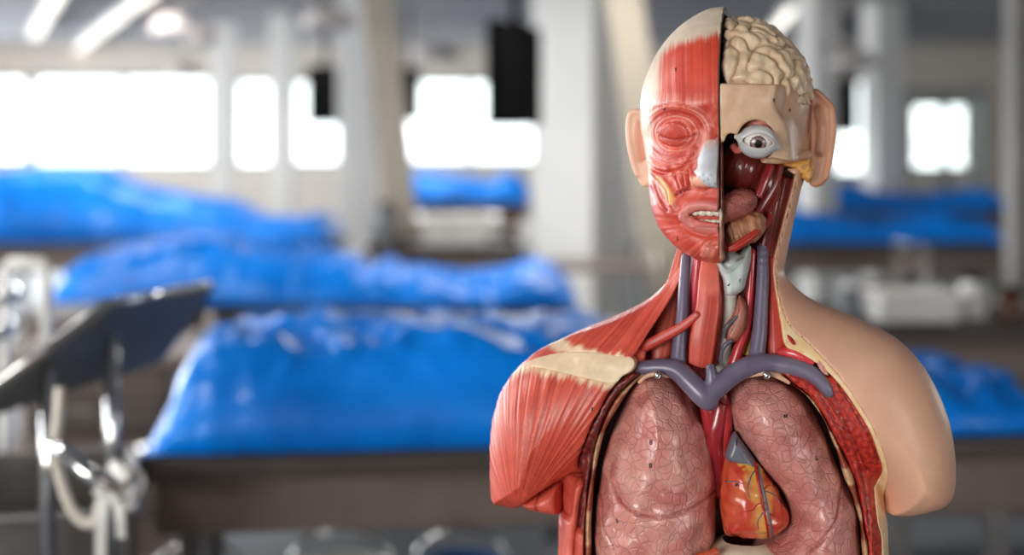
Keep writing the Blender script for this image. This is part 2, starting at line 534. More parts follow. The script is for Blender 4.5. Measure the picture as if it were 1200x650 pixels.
# ---- half face -----------------------------------------------------------------
FL = -106
nA, nB, nC, nD = (m(831, 158, -106), m(827, 206, -134), m(820, 211, -116), m(829, 188, -124))
def nose_f(x, y, z):
    g = rcone((nA[0], -100, nA[1]), (nD[0] + 3, -112, nD[1]), 9, 11)(x, y, z)
    g = smin(g, rcone((nD[0] + 3, -112, nD[1]), (nB[0] + 5, -124, nB[1]), 11, 14)(x, y, z), 6)
    g = smin(g, ell((nC[0] + 1, -110, nC[1] - 1), (12, 15, 10))(x, y, z), 6)
    return g
mouth = polyd(P2([(806, 252), (815, 246.5), (828, 245), (850, 245), (850, 262), (836, 261), (822, 259), (812, 256)], FL, 5))
def face_f(x, y, z):
    L = head(x, y, z)
    shell = np.maximum(L, -np.maximum(L + 10, z - 146))
    shell = smin(shell, nose_f(x, y, z), 7)
    f = smax(shell, x - cutx(y), 1.2)
    md = mouth(x, z)
    return smax(f, -np.maximum(md, y + 94), 1.5)

Lf = lambda pts, n=6: linedist(P2(pts, FL, n, False))
eyec = m(790, 157, FL)
l_slit = Lf([(768, 155), (776, 160), (790, 163), (803, 162), (814, 158)])
l_lidtop = Lf([(769, 150), (776, 143), (788, 140), (801, 143), (812, 151)])
l_lidlow = Lf([(768, 163), (776, 171), (790, 174), (803, 171), (812, 165)])
l_rim = Lf([(758, 189), (766, 196), (780, 199), (796, 195), (806, 188), (813, 176)])
l_arc = Lf([(760, 146), (764, 128), (778, 117), (800, 117), (818, 128), (829, 148)])
l_lipu = Lf([(801, 251), (809, 243), (822, 240), (833, 241), (844, 243)])
l_lipl = Lf([(802, 255), (810, 263), (824, 267), (844, 269)])
l_corner = Lf([(797, 245), (796, 253), (799, 261)])
l_straps = [Lf(p) for p in ([(762, 202), (776, 212), (786, 226), (786, 240)], [(784, 200), (794, 212), (799, 226)], [(796, 198), (802, 211), (804, 223)], [(806, 192), (808, 205), (809, 219)],
                            [(757, 212), (768, 226), (776, 244), (790, 252)], [(764, 205), (780, 224), (788, 244)])]
l_gap = [Lf(p) for p in ([(791, 206), (796, 218), (798, 227)], [(800, 205), (803, 222)], [(770, 213), (780, 224), (784, 238)], [(766, 220), (774, 236), (782, 248)], [(807, 203), (809, 220)])]
l_slot = Lf([(792, 228), (799, 225), (808, 221)])
p_yel = polyd(P2([(771, 208), (782, 218), (789, 230), (789, 240), (783, 238), (776, 224), (768, 212)], FL))
p_eyeblk = polyd(P2([(758, 118), (775, 110), (800, 113), (815, 128), (822, 150), (820, 170), (812, 190), (795, 200), (770, 200), (757, 188)], FL))
p_front = polyd(P2([(776, 56), (800, 47), (860, 44), (880, 150), (880, 240), (750, 240), (755, 190), (757, 152), (759, 131), (767, 112), (768, 90), (769, 70)], FL + 20))
p_chinm = polyd(P2([(805, 268), (830, 272), (846, 270), (848, 300), (832, 300), (822, 296), (812, 285)], FL))
l_ment = Lf([(846, 274), (835, 276), (826, 285), (822, 297)])
l_ment2 = Lf([(846, 287), (836, 290), (830, 302)])
b_ment = m(830, 296, FL)
eyd = lambda V: np.sqrt(((V[:, 0] - eyec[0]) / 30) ** 2 + ((V[:, 2] - eyec[1]) / 24) ** 2)
mc = m(836, 254, FL)
def face_fib(V):
    """the run of the muscle strands over the face: value across the strands, and where each field holds"""
    x, z = V[:, 0], V[:, 2]
    e = eyd(V)
    up = sstep(118, 104, z)
    we = np.exp(-np.maximum(e - 1.25, 0) ** 2 / .08) * (1 - up * .9)
    mo = np.sqrt(((x - mc[0]) / 40) ** 2 + ((z - mc[1]) / 22) ** 2)
    wm = np.exp(-np.maximum(mo - .9, 0) ** 2 / .1)
    th = np.arctan2(z - mc[1], mc[0] + 14 - x)
    lo = fibres(th * 13, 31)
    cheek = fibres((x * .75 + z * .45) / 5.5, 17)
    base = np.where(z < 125, fibres(x / 4.2 + .2 * np.sin(z / 30), 11), np.where(z > 238, lo, cheek))
    k = np.where(z < 125, base, base)
    out = k * (1 - we) + np.clip(1.5 * fibres(e * 9, 23), -1, 1) * we
    out = out * (1 - wm) + fibres(mo * 7, 29) * wm * .6
    return out, we, wm, e, mo
def face_disp(V, n):
    x, y, z = V.T
    front = sstep(.05, -.45, n[:, 1])
    fi, we, wm, e, mo = face_fib(V)
    inner = (x > cutx(y) - 1.2) | (y > -6) | (n[:, 1] > 0.2)
    onm = sstep(4, -4, np.minimum(p_front(x, z), 999)) * (z < 150) + (z >= 150)
    d = (.55 + .35 * we) * fi * np.clip(onm, 0, 1)
    d += -5.5 * gauss(np.sqrt(((x - eyec[0]) / 28) ** 2 + ((z - eyec[1] - 2) / 24) ** 2), 1.0)
    d += 10.5 * np.sqrt(np.clip(1 - ((x - eyec[0]) / 22) ** 2 - ((z - eyec[1]) / 15) ** 2, 0, 1))
    for l, w, a in ((l_slit, 1.5, -2.6), (l_lidtop, 1.4, -2.0), (l_lidlow, 1.5, -1.6)):
        d += a * gauss(l(x, z)[0], w)
    dr, _ = l_rim(x, z)
    d += 3.5 * gauss(np.sqrt(((x - m(784, 182, FL)[0]) / 26) ** 2 + ((z - m(784, 184, FL)[1]) / 12) ** 2), 1)
    d += 3.0 * gauss(dr - 0, 5) + (-3.0) * gauss(l_rim(x, z - 4.2)[0], 1.6)
    for l, a in zip(l_straps, (2.0, 2.6, 2.6, 2.2, 2.2, 1.6)): d += a * gauss(l(x, z)[0], 3.6)
    for l in l_gap: d += -2.2 * gauss(l(x, z)[0], 1.3)
    d += -2.5 * gauss(l_slot(x, z)[0], 1.6)
    d += 5.5 * gauss(l_lipu(x, z)[0], 4.8) + 6.5 * gauss(l_lipl(x, z)[0], 5.2) - 2.2 * gauss(l_corner(x, z)[0], 3)
    d += -2.5 * gauss(l_lipl(x, z - 7.5)[0], 3.2)
    d += -1.8 * gauss(l_ment(x, z)[0], 1.3) + 1.2 * gauss(l_ment(x, z - 3)[0], 2.5) - 1.3 * gauss(l_ment2(x, z)[0], 1.2)
    d += 3.5 * np.sqrt(np.clip(1 - ((x - b_ment[0]) / 9) ** 2 - ((z - b_ment[1]) / 8) ** 2, 0, 1))
    d += 3.0 * gauss(np.sqrt(((x - 806) / 26) ** 2 + ((z - 124) / 9) ** 2), 1)          # brow
    return np.where(inner, 0, d * front)
def face_paint(V, n):
    x, y, z = V.T
    fi, we, wm, e, mo = face_fib(V)
    c = mixc(lin(RED), lin(RED2), np.clip(.25 - .6 * fi, 0, .75))
    hl = np.clip(fi, 0, 1) * (.30 + .26 * we)  # highlights on the strand ridges, painted into the pigment
    c = mixc(c, lin((244, 178, 160)), hl * (z > 112))
    # scalp: the cream sheet from which the forehead strands hang
    pf = p_front(x, z)
    scalp = sstep(-9, 4, pf + 2.6 * n1(x / 1.5, 3) + 2.2 * n1(x / .8, 8)) * (z < 200)
    scalp = np.maximum(scalp, sstep(-12, 6, y + 20) * (z < 230))
    side = sstep(-55, -40, y) * (z > 100)
    c = mixc(c, lin(CREAM), np.clip(scalp, 0, 1))
    c = mixc(c, lin((236, 214, 196)), side * (z < 215) * .9)
    arc = gauss(l_arc(x, z)[0], 6) * np.clip(fi * .9 + .35, 0, 1); c = mixc(c, lin((250, 202, 190)), .55 * arc)
    # paler strands around the eye and down the side of the nose
    c = mixc(c, lin((240, 176, 160)), .35 * gauss(l_lidtop(x, z - -8)[0], 5) * np.clip(fi + .3, 0, 1))
    nb = gauss(np.abs(x - m(824, 160, -112)[0]), 7) * sstep(148, 158, z) * sstep(200, 178, z)
    c = mixc(c, lin((240, 176, 162)), .6 * nb)
    yel = sstep(2, -2, p_yel(x, z)); c = mixc(c, lin((236, 176, 104)), yel)
    for l in l_gap: c = mixc(c, lin((150, 30, 30)), .6 * gauss(l(x, z)[0], 1.1))
    c = mixc(c, lin((120, 18, 22)), .9 * gauss(l_slot(x, z)[0], 1.5))
    lips = np.maximum(gauss(l_lipu(x, z)[0], 4.6), gauss(l_lipl(x, z)[0], 5.2))
    c = mixc(c, lin((226, 138, 132)), np.clip(lips * 1.25, 0, .95))
    ala = gauss(np.sqrt(((x - nC[0] + 1) / 10) ** 2 + ((z - nC[1] - 2) / 6) ** 2), 1)
    c = mixc(c, lin((238, 170, 140)), np.clip(ala * 1.3, 0, 1) * (y < -100))
    c = mixc(c, lin((222, 160, 140)), .5 * gauss(b_ment[0] - x, 8) * gauss(b_ment[1] - 2 - z, 7))
    l_slc = gauss(l_slit(x, z)[0], 1.1); c = mixc(c, lin((150, 34, 34)), .7 * l_slc)
    chin = sstep(298, 306, z + 2 * fi); c = mixc(c, lin((226, 170, 140)), chin * .8)
    deep = (y > -92) & (mouth(x, z) < 1.5) & (x > 780)
    c[deep] = lin((206, 122, 112))
    cut = (x > cutx(y) - .9)
    cc = np.where((z < 150)[:, None], lin((96, 84, 76)), lin((150, 96, 80)))
    c[cut] = cc[cut]
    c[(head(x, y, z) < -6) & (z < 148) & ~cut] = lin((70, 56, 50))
    return c
face = part('half_face', face_f, (742, -156, 2), (862, 142, 314), 1.35, face_paint, MP, RT, face_disp, 'half face of red muscle strands under a cream scalp', 'face')
# nose cartilage
ncp = P2([(826, 166), (838, 163), (842, 163), (842, 219), (834, 219), (826, 216), (816, 205), (812, 199), (817, 186)], -124)
ncd = polyd(ncp)
part('nose_cartilage', lambda x, y, z: smax(smax(nose_f(x, y, z) - 1.3, ncd(x, z), 2), x - cutx(y) + .2, .8), (796, -158, 150), (856, -92, 230), 1.1,
     lambda V, n: mixc(mixc(np.tile(lin((206, 208, 214)), (len(V), 1)), lin((120, 112, 112)), .45 * np.clip(grf(V, 6, 4) - .2, 0, 1) * sstep(192, 205, V[:, 2])), lin((236, 176, 160)), sstep(178, 160, V[:, 2]) * .8),
     MP, face, label='grey nose cartilage')
# teeth
def tooth_row(name, xs, y0, z0, h, parent):
    fs = [ell((m(px, 250, -98)[0], y0 + 2.5 * (i == 0), z0), (w, 6, h)) for i, (px, w) in enumerate(xs)]
    def f(x, y, z):
        g = None
        for q in fs:
            v = q(x, y, z); g = v if g is None else np.minimum(g, v)
        return smax(g, x - cutx(y), .5)
    part(name, f, (790, y0 - 9, z0 - 9), (856, y0 + 9, z0 + 9), .8, (240, 230, 212), MGL, parent)
zt = m(830, 249, -98)[1]; zb = m(830, 258.5, -98)[1]
tooth_row('upper_teeth', [(815, 4.6), (823, 5.0), (832, 5.4), (841, 5.6)], -99, zt, 4.2, face)
tooth_row('lower_teeth', [(822, 4.4), (829.5, 4.5), (837, 4.6), (844, 4.6)], -97, zb + .6, 2.4, face)

# ---- ears ----------------------------------------------------------------------
def ear(name, outline, ly, helix, concha, tilt, col, parent, dark):
    po = P2(outline, ly); hd = linedist(P2(helix, ly, 6, False)); cd = linedist(P2(concha, ly, 6, False))
    cx = po[:, 0].mean()
    f = pillow(po, 5, 6.5, lambda x, z: ly + tilt * (x - cx))
    def disp(V, n):
        w = sstep(.1, -.5, n[:, 1])
        return w * (3.6 * gauss(hd(V[:, 0], V[:, 2])[0], 3.0) - 5.5 * gauss(cd(V[:, 0], V[:, 2])[0], 4.2))
    def paint(V, n):
        c = np.tile(lin(col), (len(V), 1))
        return mixc(c, lin(dark), .6 * gauss(cd(V[:, 0], V[:, 2])[0], 4.5))
    lo = po.min(0) - 8; hi = po.max(0) + 8
    return part(name, f, (lo[0], ly - 30, lo[1]), (hi[0], ly + 30, hi[1]), 1.3, paint, MSK, parent, disp)
ear('ear', [(741, 129), (735, 133), (734, 146), (735, 166), (739, 186), (745, 204), (751, 216), (757, 219), (764, 212), (766, 180), (762, 140), (752, 130)], 2,
    [(752, 132), (741, 132), (737, 146), (738, 168), (743, 190), (748, 204)], [(750, 146), (749, 165), (752, 185)], -.55, (236, 186, 160), face, (214, 120, 90))

# ---- brain ---------------------------------------------------------------------
xrB = prof([(20, 866), (23, 884), (28, 896), (36, 909), (48, 923), (60, 933), (72, 941), (84, 946), (100, 949), (112, 950), (124, 948)])
yfB = prof([(20, -8), (24, -32), (32, -52), (46, -72), (60, -82), (80, -91), (100, -96), (124, -97)])
ybB = prof([(20, 20), (24, 48), (45, 92), (80, 116), (124, 122)])
def brain_f(x, y, z):
    f, b = yfB(z), ybB(z); a = np.maximum(xrB(z) - XM, 2); yc, h = (f + b) / 2, (b - f) / 2
    r = (np.abs((x - XM) / a) ** 2.2 + np.abs((y - yc) / h) ** 2.2) ** (1 / 2.2)
    q = np.maximum((r - 1) * np.minimum(a, h), 20.5 - z)
    q = smax(q, 853.5 + .07 * y - x, 7)
    return np.maximum(q, z - 122)
def gyri(V):
    w = V + 2.5 * np.stack([grf(V, 34, 51, 10), grf(V, 34, 52, 10), grf(V, 34, 53, 10)], 1)
    return grf(w * np.array([1, .85, 1.0]), 30, 67, 40, .2)
def brain_disp(V, n):
    g = np.abs(gyri(V)); return 6.8 * np.sin(np.clip(g / 1.25, 0, 1) * math.pi / 2) ** .55 - 5.4 + .8 * grf(V, 13, 3)
def brain_paint(V, n):
    g = np.abs(gyri(V))
    return mixc(mixc(np.tile(lin((230, 202, 170)), (len(V), 1)), lin((214, 178, 142)), np.clip(.5 + .5 * grf(V, 40, 5), 0, 1) * .5), lin((150, 106, 78)), .75 * np.exp(-(g / .13) ** 2))
part('brain', brain_f, (844, -106, 12), (960, 132, 126), 1.3, brain_paint, painted('brain_plastic', .4, .2, .05, vary=.05), RT, brain_disp, 'cream folded right half of the brain')

# ---- skull (viewer's right) with its orbit -----------------------------------------
p_bone = polyd(np.concatenate([P2([(840, 99), (880, 99.5), (915, 100), (958, 104)], -60, 4, False), P2([(962, 120), (960, 195)], 0, 4, False),
                               P2([(946, 190), (932, 190), (914, 187), (905, 185), (896, 187), (886, 185), (880, 178), (872, 170), (864, 160), (858, 156), (852, 158), (848, 166), (840, 168)], -100, 4, False)]))
ORB = m(889, 163, -96)
l_temp = linedist(P2([(911, 98), (908, 116), (909, 126), (916, 138), (922, 150), (926, 170)], -80, 6, False))
zyg = P3([(896, 186, -78), (912, 187, -64), (930, 184, -44), (946, 181, -24)])
_tl = P2([(912, 92), (912, 100), (908, 124), (911, 132), (919, 142), (925, 158), (932, 200)], -80, 5, False)
tline = lambda z: np.interp(z, _tl[:, 1], _tl[:, 0])
def skull_f(x, y, z):
    L = head(x, y, z)
    drop = 9.5 * sstep(-5, 13, x - tline(z)) * sstep(40, -40, y)
    L = L + drop
    reg = np.minimum(p_bone(x, z), 14 - y)
    f = smax(smax(L, cutx(y) + 1.2 - x, 1.5), reg, 2)
    f = smax(f, 99.5 + .03 * (x - 850) - z, 1.2)
    orb = ell((ORB[0] - 3.5, -92, ORB[1] + 2), (20.5, 62, 23.5))(x, y, z)
    f = smax(f, -orb, 3)
    zg = np.minimum(rcone(zyg[0], zyg[1], 5, 5)(x, y, z), np.minimum(rcone(zyg[1], zyg[2], 5, 5)(x, y, z), rcone(zyg[2], zyg[3], 5, 5.5)(x, y, z)))
    f = smin(f, zg, 3)
    f = smax(f, z - (232 + .1 * (900 - x)), 3)
    return f
def skull_paint(V, n):
    x, y, z = V.T
    c = np.tile(lin(BONE), (len(V), 1))
    t = sstep(-2, 2, x - tline(z)); c = mixc(c, lin((212, 166, 136)), t * (y < 20))  # temple side painted darker, its shade put into the bone colour
    c = mixc(c, lin((200, 152, 104)), .35 * np.clip(grf(V, 22, 8) - .5, 0, 1))
    dd = l_temp(x, z)[0]; c = mixc(c, lin((150, 104, 80)), .4 * gauss(dd, 1.2) * (y < -30))
    bump = grf(V, 9, 2)
    edge = sstep(8, 1, np.abs(p_bone(x, z))) * (x < m(872, 1, -100)[0]) * (z > 145); c = mixc(c, lin((206, 160, 88)), .7 * edge * np.clip(.5 + bump, 0, 1))
    inn = (ell((ORB[0] - 3.5, -92, ORB[1] + 2), (20.5, 62, 23.5))(x, y, z) < 1.5) & (y > -95)
    c[inn] = lin((168, 112, 88))
    wall = (y > 8) & (z > 170) & (x < 930); c[wall] = lin((118, 34, 32))
    yl = sstep(0, 14, x - m(900, 1, -20)[0]) * sstep(182, 196, z); c = mixc(c, lin((214, 150, 76)), yl * .85)
    top = (z < 101.5 + .03 * (x - 850)); c = mixc(c, lin((206, 150, 120)), top * .7)
    seam = gauss(x - m(951, 1, 0)[0] + (z - 110) * .09, 2.2) * sstep(106, 112, z) * sstep(168, 150, z)
    return mixc(c, lin((140, 40, 34)), np.clip(seam, 0, 1) * .9)
part('skull', skull_f, (838, -126, 92), (966, 142, 246), 1.5, skull_paint, MP, RT, None, 'cream skull bone with an open eye socket', 'skull')
tb_ = P2([(890, 188), (905, 187), (922, 188), (940, 185), (950, 181), (955, 195), (955, 208), (948, 214), (939, 206), (928, 197), (914, 196), (904, 203), (896, 206), (890, 198)], -34)
part('temple_bone', pillow(tb_, 8, 13, lambda x, z: -24 + .35 * (x - 900)), (876, -60, 170), (968, 40, 226), 1.2, lambda V, n: mixc(mixc(np.tile(lin((206, 150, 112)), (len(V), 1)), lin((222, 164, 84)), sstep(895, 925, V[:, 0])), lin((180, 110, 60)), np.clip(.6 * grf(V, 9, 6), 0, .6)), MP, RT, lambda V, n: .5 * grf(V, 8, 3), 'tan yellow bone in front of the ear lobe')
ear('ear', [(951, 105), (960, 107), (967, 113), (975, 122), (980, 138), (980, 155), (976, 188), (969, 210), (961, 218), (951, 218), (946, 206), (948, 170), (947, 125)], 16,
    [(956, 108), (966, 117), (974, 126), (976, 142), (976, 160), (971, 190), (966, 208)], [(958, 128), (962, 150), (960, 178)], .55, (214, 150, 116), RT, (150, 84, 60))

# ---- eye -----------------------------------------------------------------------
def uv_ball(name, c, r, mat, parent, paint, n=48):
    th = np.linspace(0, math.pi, n + 1); ph = np.linspace(0, 2 * math.pi, 2 * n, endpoint=False)
    T, Pp = np.meshgrid(th, ph, indexing='ij')
    D = np.stack([np.sin(T) * np.cos(Pp), -np.cos(T), np.sin(T) * np.sin(Pp)], -1).reshape(-1, 3)
    k = 2 * n; F = []
    for i in range(n):
        for j in range(k):
            F.append((i * k + j, i * k + (j + 1) % k, (i + 1) * k + (j + 1) % k, (i + 1) * k + j))
    return mesh_np(name, to_local(D * r + np.asarray(c)), F, mat, parent, True, paint(T.reshape(-1), Pp.reshape(-1), D))
EYE = (ORB[0] - 1.5, -93, ORB[1] + 2.5)
def eye_paint(T, Pp, D):
    c = np.tile(lin((236, 232, 226)), (len(T), 1))
    gx, gz = math.atan2(-2.0, 20), 0.09                                  # gaze: a little to the viewer's left and down
    g = np.array([math.sin(-gx) * .0 + .045, -1, .16]); g /= np.linalg.norm(g)
    a = np.arccos(np.clip(D @ g, -1, 1)) * 17.5
    an = np.arctan2(D[:, 2] - g[2], D[:, 0] - g[0])
    ir = mixc(np.tile(lin((128, 92, 96)), (len(T), 1)), lin((176, 142, 140)), np.clip(.5 + .6 * n1(an * 9, 4), 0, 1) * .7)
    ir = mixc(ir, lin((70, 44, 50)), gauss(a - 9.2, 1.5))
    c = np.where((a < 9.4)[:, None], ir, c); c = np.where((a < 4.6)[:, None], lin((10, 8, 8)), c)
    return mixc(c, lin((226, 170, 160)), sstep(14, 21, a) * .35)
eye = uv_ball('eyeball', EYE, 17.5, MGL, RT, eye_paint, 64)
eye['label'] = 'white eyeball with a dark pink brown iris'
lidop = polyd(P2([(870.5, 164.5), (876, 160), (885, 157.8), (895, 159), (902, 163), (906, 168), (899, 172), (890, 173.5), (881, 172), (874, 168.5)], -112))
def lid_f(x, y, z):
    o = ell(EYE, (21.6, 20.6, 18.9))(x, y, z)
    o = smin(o, rcone((EYE[0] - 14, -101, EYE[2] - 3), (EYE[0] - 23, -98, EYE[2] - 5), 6, 2.5)(x, y, z), 5)
    o = smin(o, rcone((EYE[0] + 13, -101, EYE[2] + 3), (EYE[0] + 22, -96, EYE[2] + 6), 7, 3.5)(x, y, z), 5)
    o = smax(o, -(ell(EYE, (17.6, 17.6, 17.6))(x, y, z)), .8)
    o = smax(o, -np.maximum(lidop(x, z), y + 96), 1.2)
    return np.maximum(o, y + 84 + 0 * z)
l_lr = linedist(P2([(868, 165), (876, 158), (886, 154.5), (897, 156), (906, 162), (911, 168)], -116, 6, False))
part('eyelid', lid_f, (EYE[0] - 36, -122, EYE[2] - 30), (EYE[0] + 36, -80, EYE[2] + 30), 1.0,
     lambda V, n: mixc(np.tile(lin((206, 208, 208)), (len(V), 1)), lin((232, 176, 160)), .35 * gauss(lidop(V[:, 0], V[:, 2]) - .5, 1.2)), MGL, eye,
     lambda V, n: -1.2 * gauss(l_lr(V[:, 0], V[:, 2])[0], 1.3), label='pale grey eyelids round the eyeball')
mm = MP
strap('eye_muscle', [(874, 150, -78, 4), (884, 146, -84, 5.5), (898, 147, -84, 6), (912, 156, -76, 5)], MP, RT, (226, 150, 128), .7, .4, .3, (190, 90, 74), seed=3)
strap('eye_muscle', [(872, 172, -86, 3), (864, 176, -80, 4), (858, 170, -74, 4)], MP, RT, (216, 110, 100), .8, .3, .3, seed=4)

# ---- inside of the open face ------------------------------------------------------
part('nasal_septum', lambda x, y, z: np.maximum(pillow(P2([(842, 170), (847.5, 170), (848, 215), (849, 262), (846, 300), (841, 300), (841, 262), (841, 215)], -70), 2, 46, -58)(x, y, z), -(x - cutx(y) - .4)),
     (838, -118, 150), (860, -5, 304), 1.4, lambda V, n: mixc(np.tile(lin((140, 74, 60)), (len(V), 1)), lin((96, 36, 34)), np.clip(.5 + grf(V, 14, 4) * .6, 0, 1)), MP, RT)
part('deep_face_muscle', lambda x, y, z: smin(smin(ell((*m(868, 195, -45)[:1], -30, m(868, 195, -45)[1]), (25, 34, 32))(x, y, z), ell((m(895, 215, -30)[0], -20, m(895, 215, -30)[1]), (20, 26, 40))(x, y, z), 9),
                                                   ell((m(875, 250, -10)[0], 0, m(875, 250, -10)[1]), (36, 20, 48))(x, y, z), 12),
     (836, -80, 150), (930, 30, 304), 1.6, lambda V, n: mixc(mixc(np.tile(lin((138, 44, 36)), (len(V), 1)), lin((104, 24, 26)), np.clip(.5 + .5 * fibres((V[:, 0] + .4 * V[:, 2]) / 5, 3), 0, 1)), lin((150, 70, 48)), sstep(30, -30, V[:, 2] - 200 + (V[:, 0] - 860) * .8) * .5),
     MGL, RT, lambda V, n: .9 * fibres((V[:, 0] + .4 * V[:, 2]) / 6, 3), 'dark red muscle deep in the open cheek')
for i, (pts, c) in enumerate([
    ([(914, 190, -30, 5), (906, 215, -36, 7), (892, 240, -44, 6), (882, 256, -48, 4)], (150, 40, 36)),
    ([(904, 192, -48, 4), (896, 212, -54, 5.5), (888, 232, -58, 4.5)], (176, 48, 44)),
    ([(920, 205, -10, 6), (912, 240, -14, 8), (904, 285, -16, 7), (900, 330, -16, 6)], (136, 32, 30)),
    ([(928, 208, -2, 5), (919, 245, -8, 6.5), (909, 285, -12, 5.5), (904, 330, -16, 4.5)], (150, 40, 34)),
    ([(912, 215, -22, 4), (905, 245, -26, 6), (897, 285, -24, 7), (890, 330, -20, 6)], (120, 28, 30)),
    ([(903, 250, -30, 3), (898, 262, -38, 3.4), (890, 268, -44, 3)], (186, 52, 48))]):
    strap('jaw_muscle', pts, MGL, RT, c, .85, .7, .3, tuple(int(k * .6) for k in c), seed=40 + i)
# tongue, jaw glands
tg = P2([(841, 236), (850, 229), (862, 223), (876, 223), (886, 229), (887, 240), (880, 250), (868, 257), (852, 262), (841, 262)], -80)
part('tongue', pillow(tg, 17, 24, lambda x, z: -66 + .35 * (x - 850)), (830, -100, 205), (896, -20, 276), 1.2,
     lambda V, n: mixc(np.tile(lin((182, 104, 92)), (len(V), 1)), lin((146, 74, 66)), np.clip(.5 + grf(V, 10, 2) * .4, 0, 1) * .7), painted('tongue_plastic', .45, .1, .5, 700), RT,
     lambda V, n: .5 * np.abs(grf(V, 4, 77)), 'rough pinkish brown tongue')
gl = P2([(853, 258), (864, 255), (880, 249), (892, 250), (897, 260), (896, 272), (888, 282), (872, 288), (860, 294), (853, 290), (850, 270)], -60)
part('salivary_gland', pillow(gl, 14, 20, lambda x, z: -56 + .35 * (x - 870)), (838, -90, 236), (906, -15, 304), 1.2,
     lambda V, n: mixc(np.tile(lin((206, 148, 112)), (len(V), 1)), lin((150, 84, 60)), np.clip(.4 - .8 * fibres((V[:, 0] - .3 * V[:, 2]) / 3.2, 6), 0, 1)), MP, RT,
     lambda V, n: 1.1 * fibres((V[:, 0] - .3 * V[:, 2]) / 4.0, 6) * sstep(m(888, 1, -60)[0], m(874, 1, -60)[0], V[:, 0]) + .8 * grf(V, 12, 9), 'ribbed tan gland under the tongue')
strap('jaw_muscle', [(889, 270, -74, 3), (876, 280, -82, 4.6), (862, 289, -86, 4.6), (853, 293, -86, 3.4)], MP, RT, (196, 60, 46), .8, .5, .3, (140, 30, 28), seed=60, label='red muscle strip under the jaw')
part('jaw_bone', lambda x, y, z: smax(pillow(P2([(838, 244), (846, 243), (848, 252), (847, 262), (849, 272), (848, 290), (850, 302), (842, 306), (838, 296), (838, 262)], -92), 3, 12, -94)(x, y, z), -(x - cutx(y) - .3), .4),
     (830, -112, 236), (856, -76, 310), 1.0, lambda V, n: mixc(np.tile(lin((160, 100, 80)), (len(V), 1)), lin((232, 214, 188)), sstep(262, 250, V[:, 2]) * .9), MP, RT)

# ---- neck ----------------------------------------------------------------------
nk0 = m(862, 250, 30); nk1 = m(858, 430, 30)
part('neck_core', lambda x, y, z: smin(rcone((nk0[0], 44, nk0[1] - 30), (nk1[0] - 4, 40, nk1[1] - 40), 44, 50)(x, y, z), ell((nk1[0], 38, nk1[1]), (96, 44, 58))(x, y, z), 16),
     (740, -30, 190), (965, 110, 500), 2.2, lambda V, n: mixc(np.tile(lin((146, 40, 34)), (len(V), 1)), lin((186, 70, 44)), np.clip(.5 + .5 * fibres(V[:, 0] / 6, 5), 0, 1) * sstep(860, 800, V[:, 0])), MP, RT,
     lambda V, n: 1.0 * fibres((V[:, 0] + .2 * V[:, 2]) / 7, 5), 'dark red deep neck muscle')
OR = (208, 82, 62)
strap('neck_muscle', [(801, 288, -4, 6), (797, 306, -4, 8), (790, 335, -6, 9), (783, 370, -10, 11), (776, 405, -20, 12), (772, 436, -26, 11)], MP, RT, (222, 110, 88), .6, .9, .3, (176, 52, 40), seed=11, label='salmon neck muscle beside the trapezius')
strap('neck_muscle', [(786, 330, 12, 6), (774, 365, 6, 9), (760, 395, 0, 10), (748, 425, -10, 9)], MP, RT, (196, 96, 52), .6, .9, .3, (150, 52, 34), seed=12)
VT = lambda n: painted(n, .35, .3, .08)
MV = painted('vein_plastic', .34, .3, .1, vary=.06)
strap('carotid_artery', [(818, 300, -30, 5.5), (815, 335, -28, 6.5), (811, 375, -24, 6.5), (809, 410, -22, 7), (816, 436, -28, 8), (826, 456, -30, 8)], MGL, RT, (212, 72, 84), 1, .1, .5, seed=13, label='crimson artery beside the left vein')
strap('neck_muscle', [(832, 296, -34, 9), (831, 325, -48, 12), (830, 358, -54, 14), (824, 395, -56, 15), (821, 422, -54, 14), (820, 428, -53, 13)], MP, RT, (220, 92, 72), .42, 1.0, .17, (172, 46, 38), seed=14,
      col_t=[(.93, 1.0, (232, 170, 150)), (.34, .28, (222, 110, 92))], label='broad red strap muscle over the windpipe')
strap('neck_muscle', [(842, 318, -34, 5), (841, 350, -38, 6), (838, 390, -40, 6), (834, 430, -40, 5)], MP, RT, (184, 50, 40), .8, .6, .3, (130, 28, 26), seed=15)
strap('neck_muscle', [(743, 412, -34, 5), (757, 405, -44, 6.2), (778, 394, -50, 6), (800, 382, -56, 5.2), (820, 366, -60, 4)], MP, RT, (214, 80, 62), .8, .7, .3, (168, 44, 36), seed=16, label='red muscle strip crossing the left vein')
strap('artery', [(742, 431, -10, 9), (760, 424, -14, 9), (784, 426, -14, 8)], MGL, RT, (196, 48, 52), 1, .1, .5, seed=17)
